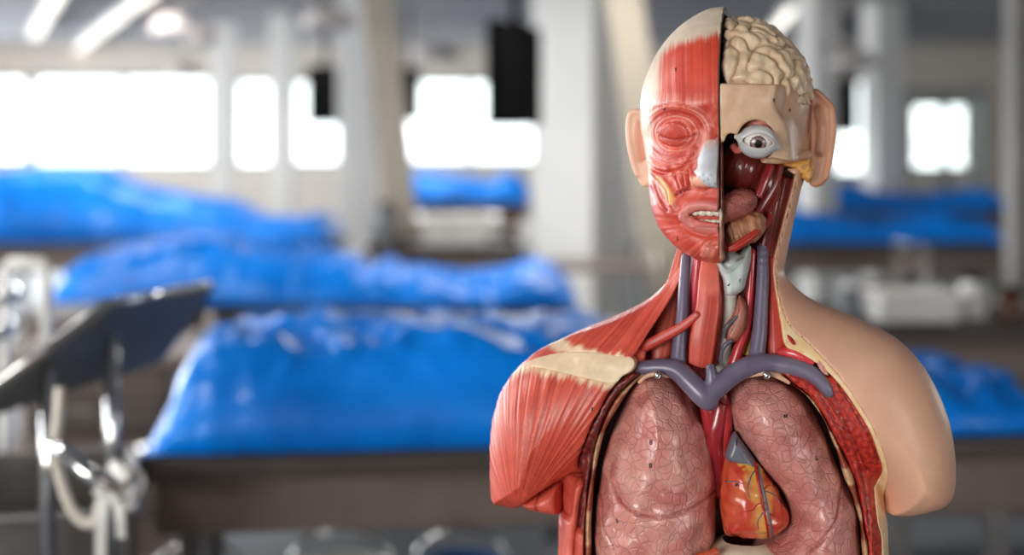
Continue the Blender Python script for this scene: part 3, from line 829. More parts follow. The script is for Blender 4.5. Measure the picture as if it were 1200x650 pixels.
# veins: one branching vessel
vt = []
def vein_f():
    segs = []
    def run(pts):
        a = np.array(pts, float); c = np.concatenate([P3(a[:, :3]), a[:, 3:4]], 1); q = spline(c, 6)
        for i in range(len(q) - 1): segs.append(rcone(q[i, :3], q[i + 1, :3], q[i, 3], q[i + 1, 3]))
    run([(804, 300, -26, 5), (802, 335, -34, 6), (800, 370, -40, 7), (797, 400, -44, 8), (794, 432, -50, 9)])
    run([(742, 430, -46, 6), (757, 431, -50, 8), (776, 430, -54, 9), (794, 434, -58, 10.5), (809, 448, -64, 11.5), (824, 463, -68, 12), (831, 470, -68, 10)])
    run([(893, 276, -22, 5.5), (894, 320, -32, 6.5), (892, 360, -40, 7), (890, 392, -46, 8), (885, 424, -52, 9)])
    run([(828, 464, -68, 11), (842, 452, -66, 11), (860, 438, -62, 10.5), (880, 428, -58, 10.5), (900, 425, -56, 9.5), (922, 428, -58, 9), (944, 434, -60, 8.5), (958, 443, -62, 7.5), (968, 455, -64, 6), (972, 461, -64, 4)])
    run([(833, 431, -66, 5), (834, 442, -68, 5.5), (832, 458, -68, 7)])
    def f(x, y, z):
        g = None
        for s in segs:
            v = s(x, y, z); g = v if g is None else smin(g, v, 2.5)
        return g
    return f
part('neck_vein', vein_f(), (726, -92, 284), (990, -8, 496), 1.5, lambda V, n: mixc(np.tile(lin(VEIN), (len(V), 1)), lin((132, 124, 144)), np.clip(grf(V, 60, 3) * .5, 0, .5)), MV, RT, None, 'grey violet branching neck vein', 'vein')
# larynx, windpipe, thyroid
lx = P2([(838, 306), (846, 306), (852, 294), (866, 298), (872, 291), (880, 290), (880, 308), (876, 326), (872, 340), (862, 347), (850, 346), (847, 330), (842, 318)], -54)
lv = linedist(P2([(843, 306), (853, 317), (868, 305)], -60, 5, False)); lm = linedist(P2([(853, 317), (856, 345)], -60, 5, False))
part('larynx_cartilage', pillow(lx, 10, 20, lambda x, z: -38 + .012 * (x - 856) ** 2), (826, -70, 280), (892, 10, 356), 1.0, lambda V, n: mixc(np.tile(lin((204, 210, 208)), (len(V), 1)), lin((150, 156, 158)), .5 * sstep(3, -3, lv(V[:, 0], V[:, 2])[0] - 2)),
     MP, RT, lambda V, n: sstep(0, -.5, n[:, 1]) * (-2.2 * gauss(lv(V[:, 0], V[:, 2] + 4)[0], 3) + 2.4 * gauss(lv(V[:, 0], V[:, 2])[0], 2.2) + 1.8 * gauss(lm(V[:, 0], V[:, 2])[0], 4)), 'pale grey voice box cartilage', 'larynx')
wp = strap('windpipe', [(856, 335, -36, 8), (855, 360, -34, 8), (852, 385, -30, 8), (848, 420, -26, 9), (846, 450, -22, 9)], MP, RT, (196, 192, 182), 1, .1, .5, seed=20, label='grey windpipe below the voice box')
part('thyroid_gland', pillow(P2([(866, 346), (873, 352), (876, 366), (874, 384), (866, 398), (858, 402), (850, 398), (848, 384), (856, 372), (862, 360)], -46), 8, 12, -40), (838, -60, 336), (886, -20, 410), 1.0,
     lambda V, n: mixc(np.tile(lin((178, 110, 88)), (len(V), 1)), lin((146, 70, 60)), np.clip(.5 + .7 * fibres((V[:, 0] + .5 * V[:, 2]) / 5, 8), 0, 1)), MP, RT, lambda V, n: .7 * fibres((V[:, 0] + .5 * V[:, 2]) / 6, 8), 'brown thyroid gland lobe', 'thyroid')
strap('thyroid_vein', [(864, 370, -52, 1.5), (857, 377, -54, 1.8), (851, 384, -54, 2), (848, 396, -50, 2)], MV, RT, (92, 88, 100), 1, 0, seed=21)
strap('thyroid_vein', [(858, 398, -54, 2.2), (850, 404, -54, 2.6), (846, 412, -52, 2.4), (844, 424, -50, 2.4)], MV, RT, (92, 88, 104), 1, 0, seed=22)
strap('artery', [(882, 290, -26, 4), (879, 340, -30, 5), (875, 380, -34, 6), (866, 408, -38, 6.5), (858, 432, -40, 7)], MGL, RT, (196, 48, 56), 1, .1, .5, seed=23, label='crimson artery beside the right vein')
strap('neck_muscle', [(902, 300, -20, 4), (905, 335, -26, 5.5), (908, 370, -34, 8.5), (910, 400, -40, 10.5), (910, 420, -42, 10)], MP, RT, (204, 66, 50), .6, .8, .3, (150, 36, 32), seed=24, col_t=[(.9, 1, (226, 160, 140))], label='narrow red muscle beside the right vein')
strap('neck_fat', [(886, 382, -20, 3), (881, 400, -24, 5), (877, 418, -28, 6)], MP, RT, (222, 168, 70), 1, .2, seed=25)
strap('artery', [(912, 414, -46, 6), (926, 413, -52, 7.5), (942, 419, -55, 7.5), (954, 427, -56, 6)], MGL, RT, (206, 56, 62), 1, .1, .5, seed=26, label='short crimson artery above the right vein')

# ---- body envelope ----------------------------------------------------------------
sh_out = P2([(815, 250), (803, 285), (797, 302), (790, 314), (778, 332), (756, 350), (724, 365), (691, 381), (661, 397), (630, 412), (607, 432), (590, 455), (581, 479), (577, 502), (575, 525), (575.5, 560), (578, 585), (590, 590), (607, 595), (630, 601), (651, 604),
             (659, 580), (668, 560), (700, 552), (780, 556), (850, 560), (930, 556), (1010, 556), (1030, 566), (1037, 580), (1041, 600), (1064, 603), (1090, 598), (1108, 591), (1117, 579), (1120, 560), (1119, 530), (1113, 495), (1100, 460), (1083, 430),
             (1062, 406), (1040, 390), (1000, 371), (955, 353), (930, 334), (919, 318), (922, 300), (930, 262), (941, 212), (942, 192), (920, 190), (880, 215)], 8, 5)
tr_out = np.array([(654, 640), (654, 600), (655, 562), (668, 522), (690, 490), (760, 440), (850, 420), (940, 440), (1008, 500), (1034, 585), (1042, 650), (1044, 760), (1046, 900), (1040, 1090), (660, 1090), (652, 900), (650, 760)], float)
tr_out = P2([tuple(p) for p in tr_out], 8, 6)
S_f = pillow(sh_out, 78, 84, 14, 70)
T_f = pillow(tr_out, 105, 106, 16, 95)
def env(x, y, z, off=0.0): return smin(S_f(x, y, z), T_f(x, y, z), 8) + off
_ax = np.arange(560, 1140, 2.0); _az = np.arange(200, 720, 2.0)
_g = np.full((len(_ax), len(_az)), 14.0)
for yy in np.arange(14, -105, -1.5):                       # the front of the envelope, found once on a grid
    ins = env(_ax[:, None], np.full((1, 1), yy), _az[None, :]) < 0
    _g[ins] = yy
for _ in range(6):
    _g[1:-1, 1:-1] = (_g[:-2, 1:-1] + _g[2:, 1:-1] + _g[1:-1, :-2] + _g[1:-1, 2:] + 2 * _g[1:-1, 1:-1]) / 6
def front(x, z):
    i = np.clip((np.asarray(x, float) - _ax[0]) / 2, 0, len(_ax) - 1.001); k = np.clip((np.asarray(z, float) - _az[0]) / 2, 0, len(_az) - 1.001)
    i, k = np.broadcast_arrays(i, k)
    a = i.astype(int); b = k.astype(int); u = i - a; v = k - b
    return (_g[a, b] * (1 - u) + _g[a + 1, b] * u) * (1 - v) + (_g[a, b + 1] * (1 - u) + _g[a + 1, b + 1] * u) * v
FB = [(933, 205), (930, 222), (920, 258), (910.5, 296), (908, 318), (912, 345), (920, 372), (931, 388), (943, 398), (956, 411), (968, 424), (981, 438), (996, 458), (1010, 480), (1022, 500), (1031, 520), (1038, 540), (1041, 560), (1036, 578), (1037, 600), (1040, 625), (1040, 700)]
FI = [(931.5, 205), (928, 222), (918, 258), (908.5, 296), (905.5, 316), (907, 332), (910, 350), (915, 380), (920, 406), (936, 414), (953, 424), (966, 434), (976, 443), (990, 460), (1006, 484), (1019, 506), (1028, 530), (1034, 552), (1027, 566), (1024, 574), (1028, 612), (1033, 636), (1033, 700)]
MI = [(912, 432), (930, 450), (944, 460), (956, 474), (968, 492), (978, 512), (988, 530), (997, 550), (1004, 570), (1010, 596), (1014, 620), (1018, 645), (1019, 700)]
RI = [(902, 436), (920, 447), (937, 459), (950, 470), (961, 486), (970, 503), (980, 528), (992, 566), (1002, 590), (1008, 612), (1012, 650), (1013, 700)]
LO = [(741, 436), (724, 447), (717, 455), (703, 478), (691, 502), (682, 525), (677, 545), (683, 560), (678, 572), (675, 584), (676, 610), (672, 638), (673, 700)]
LM = [(752, 438), (738, 449), (724, 463), (712, 482), (702, 505), (696, 525), (691, 556), (687, 585), (684, 612), (683, 650), (683, 700)]
LR = [(764, 436), (748, 447), (732, 465), (718, 488), (708, 508), (701, 530), (697, 556), (693, 585), (692, 612), (691, 650), (691, 700)]
CL = -66
def PA(pts, n=6, closed=True, off=0.0):
    """outline of a patch of the body's surface: each point found where its line of sight meets the front of the envelope"""
    a = np.array(pts, float); ly = np.full(len(a), -40.0)
    for _ in range(12):
        x, z = m(a[:, 0], a[:, 1], ly); ly = .5 * ly + .5 * (front(x, z) + off)
    return spline(np.stack([x, z], 1), n, closed)
cav = polyd(np.concatenate([PA(FB, 4, False), P2([(1040, 720), (690, 720)], CL, 3, False), PA(LM[::-1], 4, False), P2([(760, 400), (790, 330), (800, 270), (850, 205), (915, 195)], -20, 4, False)]))
SEAM = 846
def shell_f(x, y, z):
    f = env(x, y, z)
    f = np.where(z > 0, f, f)
    f = np.where(x < 780, f + np.where((x < 692) & (z > 556), 4.5, 14.0) * sstep(620, 606, z), f)
    f = np.where((x < 690) & (z < 556), 20.0, f)
    f = smax(f, -np.maximum(cav(x, z), y - 56), .7)
    left = np.maximum(x - m(653, 1, 0)[0], z - 606)               # the left shoulder is built of muscles of its own
    f = np.maximum(f, -left)
    neckl = np.maximum(x - m(860, 1, 0)[0], z - 400)
    f = np.maximum(f, -neckl)
    return np.maximum(f, z - 1064)
def shell_paint(V, n):
    x, y, z = V.T
    c = np.tile(lin(SKIN), (len(V), 1))
    c = mixc(c, lin((236, 190, 160)), .35 * np.clip(grf(V, 120, 3), 0, 1))
    lf = x < 760
    fi = fibres((z - .5 * x) / 6, 19)
    c[lf] = mixc(np.tile(lin((214, 96, 76)), (len(V), 1)), lin(RED2), np.clip(.3 - .6 * fi, 0, 1))[lf]
    cut = (cav(x, z) < 3.2) & (env(x, y, z) < -2) & (y < 60)
    c[cut] = lin((150, 52, 40))
    return c
part('torso_shell', shell_f, (640, -104, 196), (1130, 116, 1072), 3.0, shell_paint, MSK, RT, None, 'smooth skin coloured right shoulder and side', 'shell')

def strip(name, a, b, h, off, R, paint, mat, disp=None, label=None, ly=CL, thick=16, key=None):
    poly = np.concatenate([PA(a, 5, False, off), PA(b[::-1], 5, False, off)])
    f = pillow(poly, R, thick, lambda x, z: front(x, z) + off + thick)
    lo = poly.min(0) - 5; hi = poly.max(0) + 5
    return part(name, f, (lo[0], -110, lo[1]), (hi[0], 60, min(hi[1], 690)), h, paint, mat, RT, disp, label, key)
speck = lambda V, s=3: np.clip(grf(V, 7, s) - .9, 0, 1)
FBO = [(x + 1.6, y - .6) for x, y in FB]
fat = strip('fat_layer', FBO, FI, 1.3, -0.7, 2, lambda V, n: mixc(mixc(np.tile(lin(FAT), (len(V), 1)), lin((250, 222, 184)), np.clip(.5 + .5 * grf(V, 22, 4), 0, 1) * .7), lin((232, 178, 146)), np.maximum(.5 * speck(V), sstep(345, 300, V[:, 2]))), MP, None, 'yellow fat edge of the cut skin')
pc = m(900, 420, CL)
def pec_fib(V): return fibres(((V[:, 0] - pc[0]) * .62 - (V[:, 2] - pc[1]) * .5) / 9, 27)
l_pecs = [linedist(P2(p, CL, 6, False)) for p in ([(918, 436), (944, 446), (968, 466), (990, 500), (1006, 540), (1018, 580), (1022, 640)], [(972, 456), (986, 486), (1002, 520), (1020, 560)], [(984, 452), (1004, 486), (1022, 520), (1032, 550)], [(960, 462), (982, 500), (998, 540), (1008, 580)])]
def pec_disp(V, n):
    d = .35 * grf(V, 7, 8) + .7 * pec_fib(V)
    for l in l_pecs: d = d - 2.6 * gauss(l(V[:, 0], V[:, 2])[0], 1.5)
    return d * sstep(0, -.4, n[:, 1])
def pec_paint(V, n):
    c = mixc(np.tile(lin((196, 52, 38)), (len(V), 1)), lin((150, 30, 26)), np.clip(.3 + .5 * grf(V, 8, 8), 0, .8))
    for l in l_pecs: c = mixc(c, lin((110, 20, 20)), .6 * gauss(l(V[:, 0], V[:, 2])[0], 1.2))
    return mixc(c, lin((226, 130, 100)), np.clip(2 * (grf(V, 5, 14) - 2.0), 0, .7))
PECO = [(910, 426), (926, 426), (944, 432), (960, 438), (980, 442)] + [(x + 4, y - 1) for x, y in FI[12:]]
strip('cut_chest_muscle', PECO, [(908, 432)] + MI[1:], 1.5, 3.5, 5, pec_paint, MP, pec_disp, 'dark red cut chest muscle inside the right rim')
def rib_paint(seed, per):
    def p(V, n):
        c = mixc(np.tile(lin((150, 66, 44)), (len(V), 1)), lin((214, 172, 130)), sstep(-.1, .35, np.sin(V[:, 2] / per + seed)))
        return mixc(c, lin((170, 110, 76)), .5 * np.clip(grf(V, 8, 3), 0, 1))
    return p
strip('rib_edge', MI, RI, 1.4, 8, 4, rib_paint(0, 6.5), MP, lambda V, n: .5 * np.sin(V[:, 2] / 6.5), 'row of cut rib ends inside the right chest muscle')
strip('cut_chest_muscle', LO, LM, 1.5, 4, 3.5, lambda V, n: mixc(np.tile(lin((124, 36, 30)), (len(V), 1)), lin((86, 20, 20)), np.clip(.5 + .5 * grf(V, 9, 5), 0, 1)), MP, lambda V, n: .3 * grf(V, 8, 15), 'thin dark brown muscle edge beside the shoulder muscle')
strip('rib_edge', LM, LR, 1.3, 10, 3.5, rib_paint(2, 14), MP, lambda V, n: .6 * np.sin(V[:, 2] / 9), 'cream and brown rib edge beside the paler lung')

for pts_, cc_, c2_ in ([(921, 391), (926, 392), (932, 398), (934, 404), (929, 405), (923, 399)], (186, 44, 34), (150, 30, 26)), ([(957, 421), (963, 423), (969, 432), (971, 440), (965, 438), (959, 430)], (232, 176, 160), (206, 110, 96)):
    qo = PA(pts_, 6, True, -1)
    part('cut_vessel', pillow(qo, 3, 5, lambda x, z: front(x, z) + 3.3), (qo[:, 0].min() - 5, -110, qo[:, 1].min() - 5), (qo[:, 0].max() + 5, 20, qo[:, 1].max() + 5), .9, lambda V, n, a=cc_, b=c2_: mixc(np.tile(lin(a), (len(V), 1)), lin(b), np.clip(.5 + grf(V, 4, 3), 0, 1) * .7), MP, RT)

# ---- left shoulder: trapezius, collarbone, deltoid -----------------------------------
def region(name, outline, ly, off, h, paint, disp, label, k=3, key=None, ymax=95, fsrc=None):
    q = PA(outline, 6); pd = polyd(q)
    src = fsrc or S_f
    f = lambda x, y, z: smax(src(x, y, z) - off, pd(x, z), k)
    lo = q.min(0) - 6; hi = q.max(0) + 6
    return part(name, f, (lo[0], -100, lo[1]), (hi[0], ymax, hi[1]), h, paint, MP, RT, disp, label, key)
Q = m(607, 600, -50); TQ = m(835, 262, 0)
def delt_t(V): return np.arctan2(V[:, 2] - Q[1] - 6, V[:, 0] - Q[0] + 2)
def delt_fib(V):
    r = np.hypot(V[:, 0] - Q[0], V[:, 2] - Q[1])
    return fibres(delt_t(V) * 26, 41) , fibres(delt_t(V) * 60 + .3 * np.sin(r / 30), 43)
DTOP = [(600, 432), (620, 427), (640, 431), (660, 436), (686, 442), (712, 447), (724, 444)]
dtop = linedist(PA(DTOP, 6, False))
def delt_disp(V, n):
    a, b = delt_fib(V); r = np.hypot(V[:, 0] - Q[0], V[:, 2] - Q[1])
    w = sstep(4, 60, r)
    return (1.05 * a + .4 * b) * w * sstep(.3, -.2, n[:, 1])
def delt_paint(V, n):
    a, b = delt_fib(V); r = np.hypot(V[:, 0] - Q[0], V[:, 2] - Q[1])
    fi = a * .6 + b * .5
    c = mixc(np.tile(lin((214, 82, 60)), (len(V), 1)), lin((156, 40, 30)), np.clip(.2 - .75 * fi, 0, .85))
    c = mixc(c, lin((236, 140, 116)), np.clip(fi * .5, 0, .4))  # strand highlights mixed into the muscle colour
    d = dtop(V[:, 0], V[:, 2])[0]
    c = mixc(c, lin((234, 206, 170)), sstep(10, 0, d + 4 * n1(delt_t(V) * 60, 4) + 3 * n1(delt_t(V) * 140, 6)))
    back = sstep(10, 40, V[:, 1]); return mixc(c, lin((190, 66, 52)), back * .5)
region('deltoid_muscle', [(560, 420), (600, 420), (622, 424), (645, 430), (668, 435), (690, 441), (714, 447), (724, 446), (712, 462), (703, 478), (691, 502), (682, 525), (677, 545), (684, 561), (668, 560), (655, 564), (640, 573), (622, 584), (607, 596), (590, 600), (560, 600)],
       -46, .8, 1.25, delt_paint, delt_disp, 'large red shoulder muscle of fanning strands', 7, 'deltoid')
def trap_fib(V):
    t = np.arctan2(V[:, 2] - TQ[1], TQ[0] - V[:, 0])
    return fibres(t * 30, 51), fibres(t * 75, 53), t
def trap_paint(V, n):
    a, b, t = trap_fib(V); fi = .5 * a + .5 * b
    c = mixc(np.tile(lin((208, 76, 54)), (len(V), 1)), lin((154, 40, 30)), np.clip(.15 - .6 * fi, 0, .8))
    c = mixc(c, lin((232, 130, 106)), np.clip(fi * .5, 0, .4))
    d = dtop(V[:, 0], V[:, 2] + 24)[0]
    return mixc(c, lin((236, 208, 172)), sstep(7, 0, d + 4 * n1(t * 70, 4)) * (V[:, 2] > 380))
region('trapezius_muscle', [(800, 296), (790, 318), (770, 345), (735, 368), (690, 386), (650, 398), (615, 414), (590, 436), (620, 430), (645, 420), (672, 413), (700, 414), (735, 420), (741, 418), (750, 405), (763, 385), (778, 362), (792, 338), (800, 318)],
       2, .6, 1.6, trap_paint, lambda V, n: (.8 * trap_fib(V)[0] + .4 * trap_fib(V)[1]) * sstep(.3, -.2, n[:, 1]), 'red sloping muscle from neck to shoulder', 2.5)
uppd = polyd(PA([(640, 400), (672, 411), (700, 414), (735, 417), (752, 405), (740, 380), (650, 395)], 5))
def clav_paint(V, n):
    tt = trap_fib(V)[2]; t2 = delt_t(V)
    c = np.tile(lin((234, 207, 171)), (len(V), 1))
    up = uppd(V[:, 0], V[:, 2])
    dn = dtop(V[:, 0], V[:, 2] - 3)[0]
    end = sstep(-.1, .6, n[:, 0]) * sstep(m(730, 1, -40)[0], m(737, 1, -40)[0], V[:, 0]); c = mixc(c, lin((196, 130, 92)), end * .7)
    lf = sstep(m(640, 1, -20)[0], m(612, 1, -20)[0], V[:, 0]); return mixc(c, lin((222, 150, 124)), lf * .5)
clavp = PA([(596, 434), (612, 426), (630, 418), (652, 413), (672, 412), (700, 413), (730, 418), (739, 418), (744, 424), (741, 433), (730, 440), (720, 449), (700, 446), (680, 441), (655, 435), (632, 430), (612, 431)])
pcl = polyd(clavp)
bump_c = linedist(P2([(650, 420), (690, 428), (738, 430)], -46, 5, False))
clav_c = np.array([[x_, float(front(x_, z_)) + 11, z_] for x_, z_ in PA([(684, 426), (700, 428), (716, 430), (736, 430)], 1, False)])
cl_q = spline(clav_c, 4)
def clav_f(x, y, z):
    f = smax(S_f(x, y, z) - 1.0, pcl(x, z), 1.0)
    g = None
    for i in range(len(cl_q) - 1):
        v = rcone(cl_q[i], cl_q[i + 1], 10 + .1 * i, 10.1 + .1 * i)(x, y, z); g = v if g is None else np.minimum(g, v)
    return smin(f, np.maximum(g, pcl(x, z) - 1), 5)
part('collarbone', clav_f, (588, -80, 400), (756, 70, 456), 1.4, clav_paint, MP, RT, None, 'cream collarbone band across the shoulder', 'clav')
# upper arm stub under the deltoid and the muscles on the side of the chest
bs = P2([(604, 588), (622, 578), (640, 570), (655, 565), (658, 580), (657, 603), (640, 604), (618, 599)], -20)
part('arm_muscle', pillow(bs, 15, 36, lambda x, z: 0 + 0 * x), (590, -60, 552), (672, 60, 612), 1.4, lambda V, n: mixc(np.tile(lin((214, 92, 74)), (len(V), 1)), lin((120, 36, 34)), .7 * gauss(V[:, 0] - m(631, 1, -20)[0] - 2 * np.sin(V[:, 2] / 6), 1.6)),
     MP, RT, lambda V, n: -1.5 * gauss(V[:, 0] - m(631, 1, -20)[0], 2) + .5 * fibres(V[:, 0] / 5, 3), 'cut red arm muscle below the shoulder muscle')
sr = P2([(671, 566), (680, 560), (686, 562), (682, 580), (680, 600), (676, 640), (678, 690), (664, 690), (654, 690), (654, 640), (655, 606), (668, 600)], -40)
part('chest_side_muscle', pillow(sr, 9, 22, lambda x, z: front(x, z) + 12), (640, -90, 548), (700, 40, 700), 1.5, lambda V, n: mixc(np.tile(lin((220, 96, 76)), (len(V), 1)), lin((170, 50, 40)), np.clip(.3 - .6 * fibres((V[:, 0] + .15 * V[:, 2]) / 6, 9), 0, 1)), MP, RT,
     lambda V, n: .8 * fibres((V[:, 0] + .15 * V[:, 2]) / 6, 9), 'red muscle strip on the side of the chest')

# ---- lungs, heart, vessels ------------------------------------------------------------
def lung(name, outline, yc, R, H, fiss, cols, label, key, extra=None):
    q = P2(outline, -60, 6); fl = [linedist(P2(p, -80, 6, False)) for p in fiss]
    f = pillow(q, R, H, yc)
    lo = q.min(0) - 6; hi = q.max(0) + 6
    def disp(V, n):
        d = 1.0 * grf(V, 34, 9) * sstep(0, -.4, n[:, 1])
        for l in fl:
            dd = l(V[:, 0], V[:, 2])[0]; d += -2.8 * gauss(dd, 1.6) + .3 * gauss(dd - 4, 3)
        return d * sstep(.2, -.2, n[:, 1])
    def paint(V, n):
        c = mixc(np.tile(lin(cols[0]), (len(V), 1)), lin(cols[1]), np.clip(.5 + .45 * grf(V, 60, 12), 0, 1))
        c = mixc(c, lin(cols[2]), np.clip(.5 * grf(V, 26, 21), 0, .4))
        for l in fl: c = mixc(c, lin((150, 52, 50)), .7 * gauss(l(V[:, 0], V[:, 2])[0], 1.4))
        return c
    return part(name, f, (lo[0], -110, lo[1]), (hi[0], 70, min(hi[1], 700)), 1.7, paint, MLU, RT, disp, label, key)
lcol = ((216, 146, 134), (200, 118, 110), (230, 172, 160))
lung('lung', [(770, 443), (783, 447), (797, 459), (811, 477), (822, 497), (832, 524), (838, 554), (839, 596), (838, 638), (830, 680), (770, 700), (700, 690), (692, 650), (693, 612), (699, 570), (707, 535), (719, 502), (731, 473), (745, 451), (757, 444)],
     -10, 62, 78, [[(715, 572), (722, 584), (736, 595), (755, 602), (776, 604), (800, 600), (822, 594), (842, 588)], [(700, 590), (704, 612), (710, 630), (716, 645)]], lcol,
     'large pink lung with a curved crease, in front of the muscle shoulder', 'lungL')
lcol2 = ((212, 142, 132), (194, 116, 108), (226, 164, 154))
lung('lung', [(884, 444), (905, 446), (925, 455), (942, 470), (956, 490), (968, 515), (978, 540), (990, 566), (1002, 592), (1009, 620), (1012, 660), (1005, 690), (930, 696), (890, 690), (880, 668), (884, 652), (896, 643), (912, 637), (922, 627), (927, 612), (922, 594), (914, 580), (901, 566), (884, 542), (866, 519), (857, 500), (854, 478), (859, 458), (870, 447)],
     -12, 46, 66, [[(990, 560), (988, 590), (978, 615), (962, 635), (944, 652)]], lcol2, 'pink lung with a notch beside the heart, against the cut chest muscle', 'lungR')
# heart
hq = P2([(850, 544), (866, 538), (882, 541), (896, 556), (908, 574), (918, 592), (925, 608), (924, 620), (916, 629), (902, 634), (880, 636), (862, 633), (850, 629), (845, 610), (844, 575)], -58)
hg = [linedist(P2(p, -76, 6, False)) for p in ([(884, 546), (888, 566), (893, 588), (898, 606), (903, 636)],)]
hy_ = polyd(P2([(880, 540), (890, 552), (898, 570), (910, 585), (903, 600), (902, 636), (890, 636), (888, 610), (884, 590), (878, 575), (876, 560)], -76))
fat_top = linedist(P2([(846, 541), (862, 540), (880, 549), (890, 560)], -74, 6, False))
def heart_paint(V, n):
    x, z = V[:, 0], V[:, 2]
    c = mixc(np.tile(lin((204, 66, 46)), (len(V), 1)), lin((218, 104, 66)), np.clip(.3 * grf(V, 30, 3) + .15, 0, .6))
    w = np.clip(sstep(7, -5, hy_(x, z) + 2 * grf(V, 14, 7)) * .85 + .1 * np.clip(grf(V * np.array([1, 1, 2.]), 30, 5), 0, 1), 0, .9)
    c = mixc(c, lin((230, 166, 84)), w)
    low = sstep(m(1, 612, -70)[1], m(1, 628, -70)[1], z); c = mixc(c, lin((218, 128, 62)), low * .6)
    c = mixc(c, lin((228, 178, 70)), sstep(7, 3, fat_top(x, z)[0] + 2 * grf(V, 9, 4)))
    return c
hrt = part('heart', pillow(hq, 34, 40, -34), (830, -90, 520), (940, 10, 650), 1.2, heart_paint, MGL, RT, lambda V, n: .8 * grf(V, 18, 9) + 1.2 * sstep(6, 2, fat_top(V[:, 0], V[:, 2])[0]), 'red and yellow heart between the lungs', 'heart')
strap('aorta', [(846, 470, -34, 9), (842, 490, -34, 11), (838, 510, -32, 12), (840, 540, -20, 13), (842, 580, -6, 13)], MGL, RT, (156, 34, 42), 1, .1, .5, seed=71, label='crimson great vessel above the heart')
strap('great_vessel', [(846, 458, -34, 5.5), (850, 474, -34, 6), (851, 496, -34, 7), (848, 530, -26, 8), (848, 570, -6, 8)], MGL, RT, (188, 44, 50), 1, .1, .5, seed=72)
strap('great_vessel', [(826, 470, -40, 7), (830, 488, -38, 8), (836, 520, -28, 9), (838, 560, -6, 9)], MGL, RT, (170, 36, 46), 1, .1, .5, seed=73)
part('pulmonary_trunk', pillow(P2([(850, 539), (853, 524), (860, 508), (867, 516), (876, 528), (886, 544), (886, 552), (868, 548)], -56), 9, 14, -44), (836, -76, 494), (900, -20, 564), 1.1, lambda V, n: np.tile(lin((104, 104, 116)), (len(V), 1)), MV, RT, None, 'grey vessel above the heart', 'pulm')
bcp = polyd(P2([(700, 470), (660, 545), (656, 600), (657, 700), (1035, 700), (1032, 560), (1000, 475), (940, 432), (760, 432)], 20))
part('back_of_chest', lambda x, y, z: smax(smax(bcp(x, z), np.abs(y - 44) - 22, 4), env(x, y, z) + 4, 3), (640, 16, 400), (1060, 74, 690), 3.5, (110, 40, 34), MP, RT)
part('diaphragm', pillow(P2([(838, 643), (852, 637), (876, 636), (900, 640), (960, 660), (960, 690), (780, 690), (790, 660)], -50), 16, 46, -20), (760, -80, 624), (970, 40, 700), 1.8, lambda V, n: np.tile(lin((222, 208, 184)), (len(V), 1)), MP, RT, None, 'cream dome of the diaphragm under the heart')
strap('liver_edge', [(770, 668, -76, 4), (800, 660, -78, 5), (824, 652, -76, 5), (842, 645, -70, 4)], MP, RT, (206, 84, 50), .8, .3, seed=74, label='orange red edge below the lung crease')
# cavity filling behind the lungs' inner edges
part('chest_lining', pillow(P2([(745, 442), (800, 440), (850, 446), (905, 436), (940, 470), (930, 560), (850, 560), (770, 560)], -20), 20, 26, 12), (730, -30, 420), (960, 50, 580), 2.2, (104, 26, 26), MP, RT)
# pleura edges at the lung tops
strap('lung_membrane', [(748, 449, -58, 2), (757, 441, -60, 2.4), (770, 438, -62, 2.6), (784, 441, -60, 2)], MP, RT, (222, 170, 140), .8, .2, seed=75)
strap('lung_membrane', [(872, 442, -58, 2), (884, 439, -60, 2.4), (900, 437, -61, 2.8), (914, 442, -60, 2.8), (926, 449, -58, 2)], MP, RT, (224, 176, 146), .8, .2, seed=76)

# ---- screws, coronary vessels, inked marks, teeth line ----------------------------------
def surf(keys, x, z):
    best = None
    for k in keys:
        r = BVHS[k].ray_cast(Vector((x, -400, z)), Vector((0, 1, 0)))
        if r[0] is not None and (best is None or r[0].y < best.y): best = r[0]
    return best
def vessel_on(name, keys, px_pts, r0, r1, col, parent, ly=-76, lift=.2, mat=None):
    q = P2(px_pts, ly, 6, False); mb = MB(); pts = []; k = len(q); rs = []
    for i, (x, z) in enumerate(q):
        h = surf(keys, x, z)
        if h is None: continue
        pts.append(tuple(to_local(np.array([[x, h.y - lift, z]]))[0])); rs.append((r0 + (r1 - r0) * i / k) * U)
    if len(pts) > 1: mb.tube(pts, rs, 8)
    return mb
cor = MB(); 
m_art = plain('coronary_red', (176, 30, 34), .3); m_vn = plain('coronary_grey', (96, 98, 118), .3)
HK = ['heart']
vessel_on('c', HK, [(885, 548), (889, 568), (893, 590), (898, 612), (901, 636)], 1.8, 1.2, None, hrt).build('coronary_artery', m_art, hrt)
vessel_on('c', HK, [(888, 550), (893, 572), (898, 592), (903, 614), (906, 636)], 2.0, 1.2, None, hrt).build('coronary_vein', m_vn, hrt)
for i, p in enumerate(([(893, 580), (900, 580), (908, 586), (915, 596)], [(894, 578), (902, 574), (908, 578)], [(898, 598), (892, 604), (888, 612), (889, 622)], [(898, 600), (906, 606), (914, 612)], [(885, 556), (880, 562), (876, 574), (879, 584)], [(897, 592), (888, 592), (882, 598), (872, 600)], [(850, 570), (860, 566), (872, 568)], [(900, 616), (910, 622), (918, 620)])):
    vessel_on('c', HK, p, .9, .4, None, hrt).build('coronary_vein' if i % 2 == 0 else 'coronary_artery', m_vn if i % 2 == 0 else m_art, hrt)
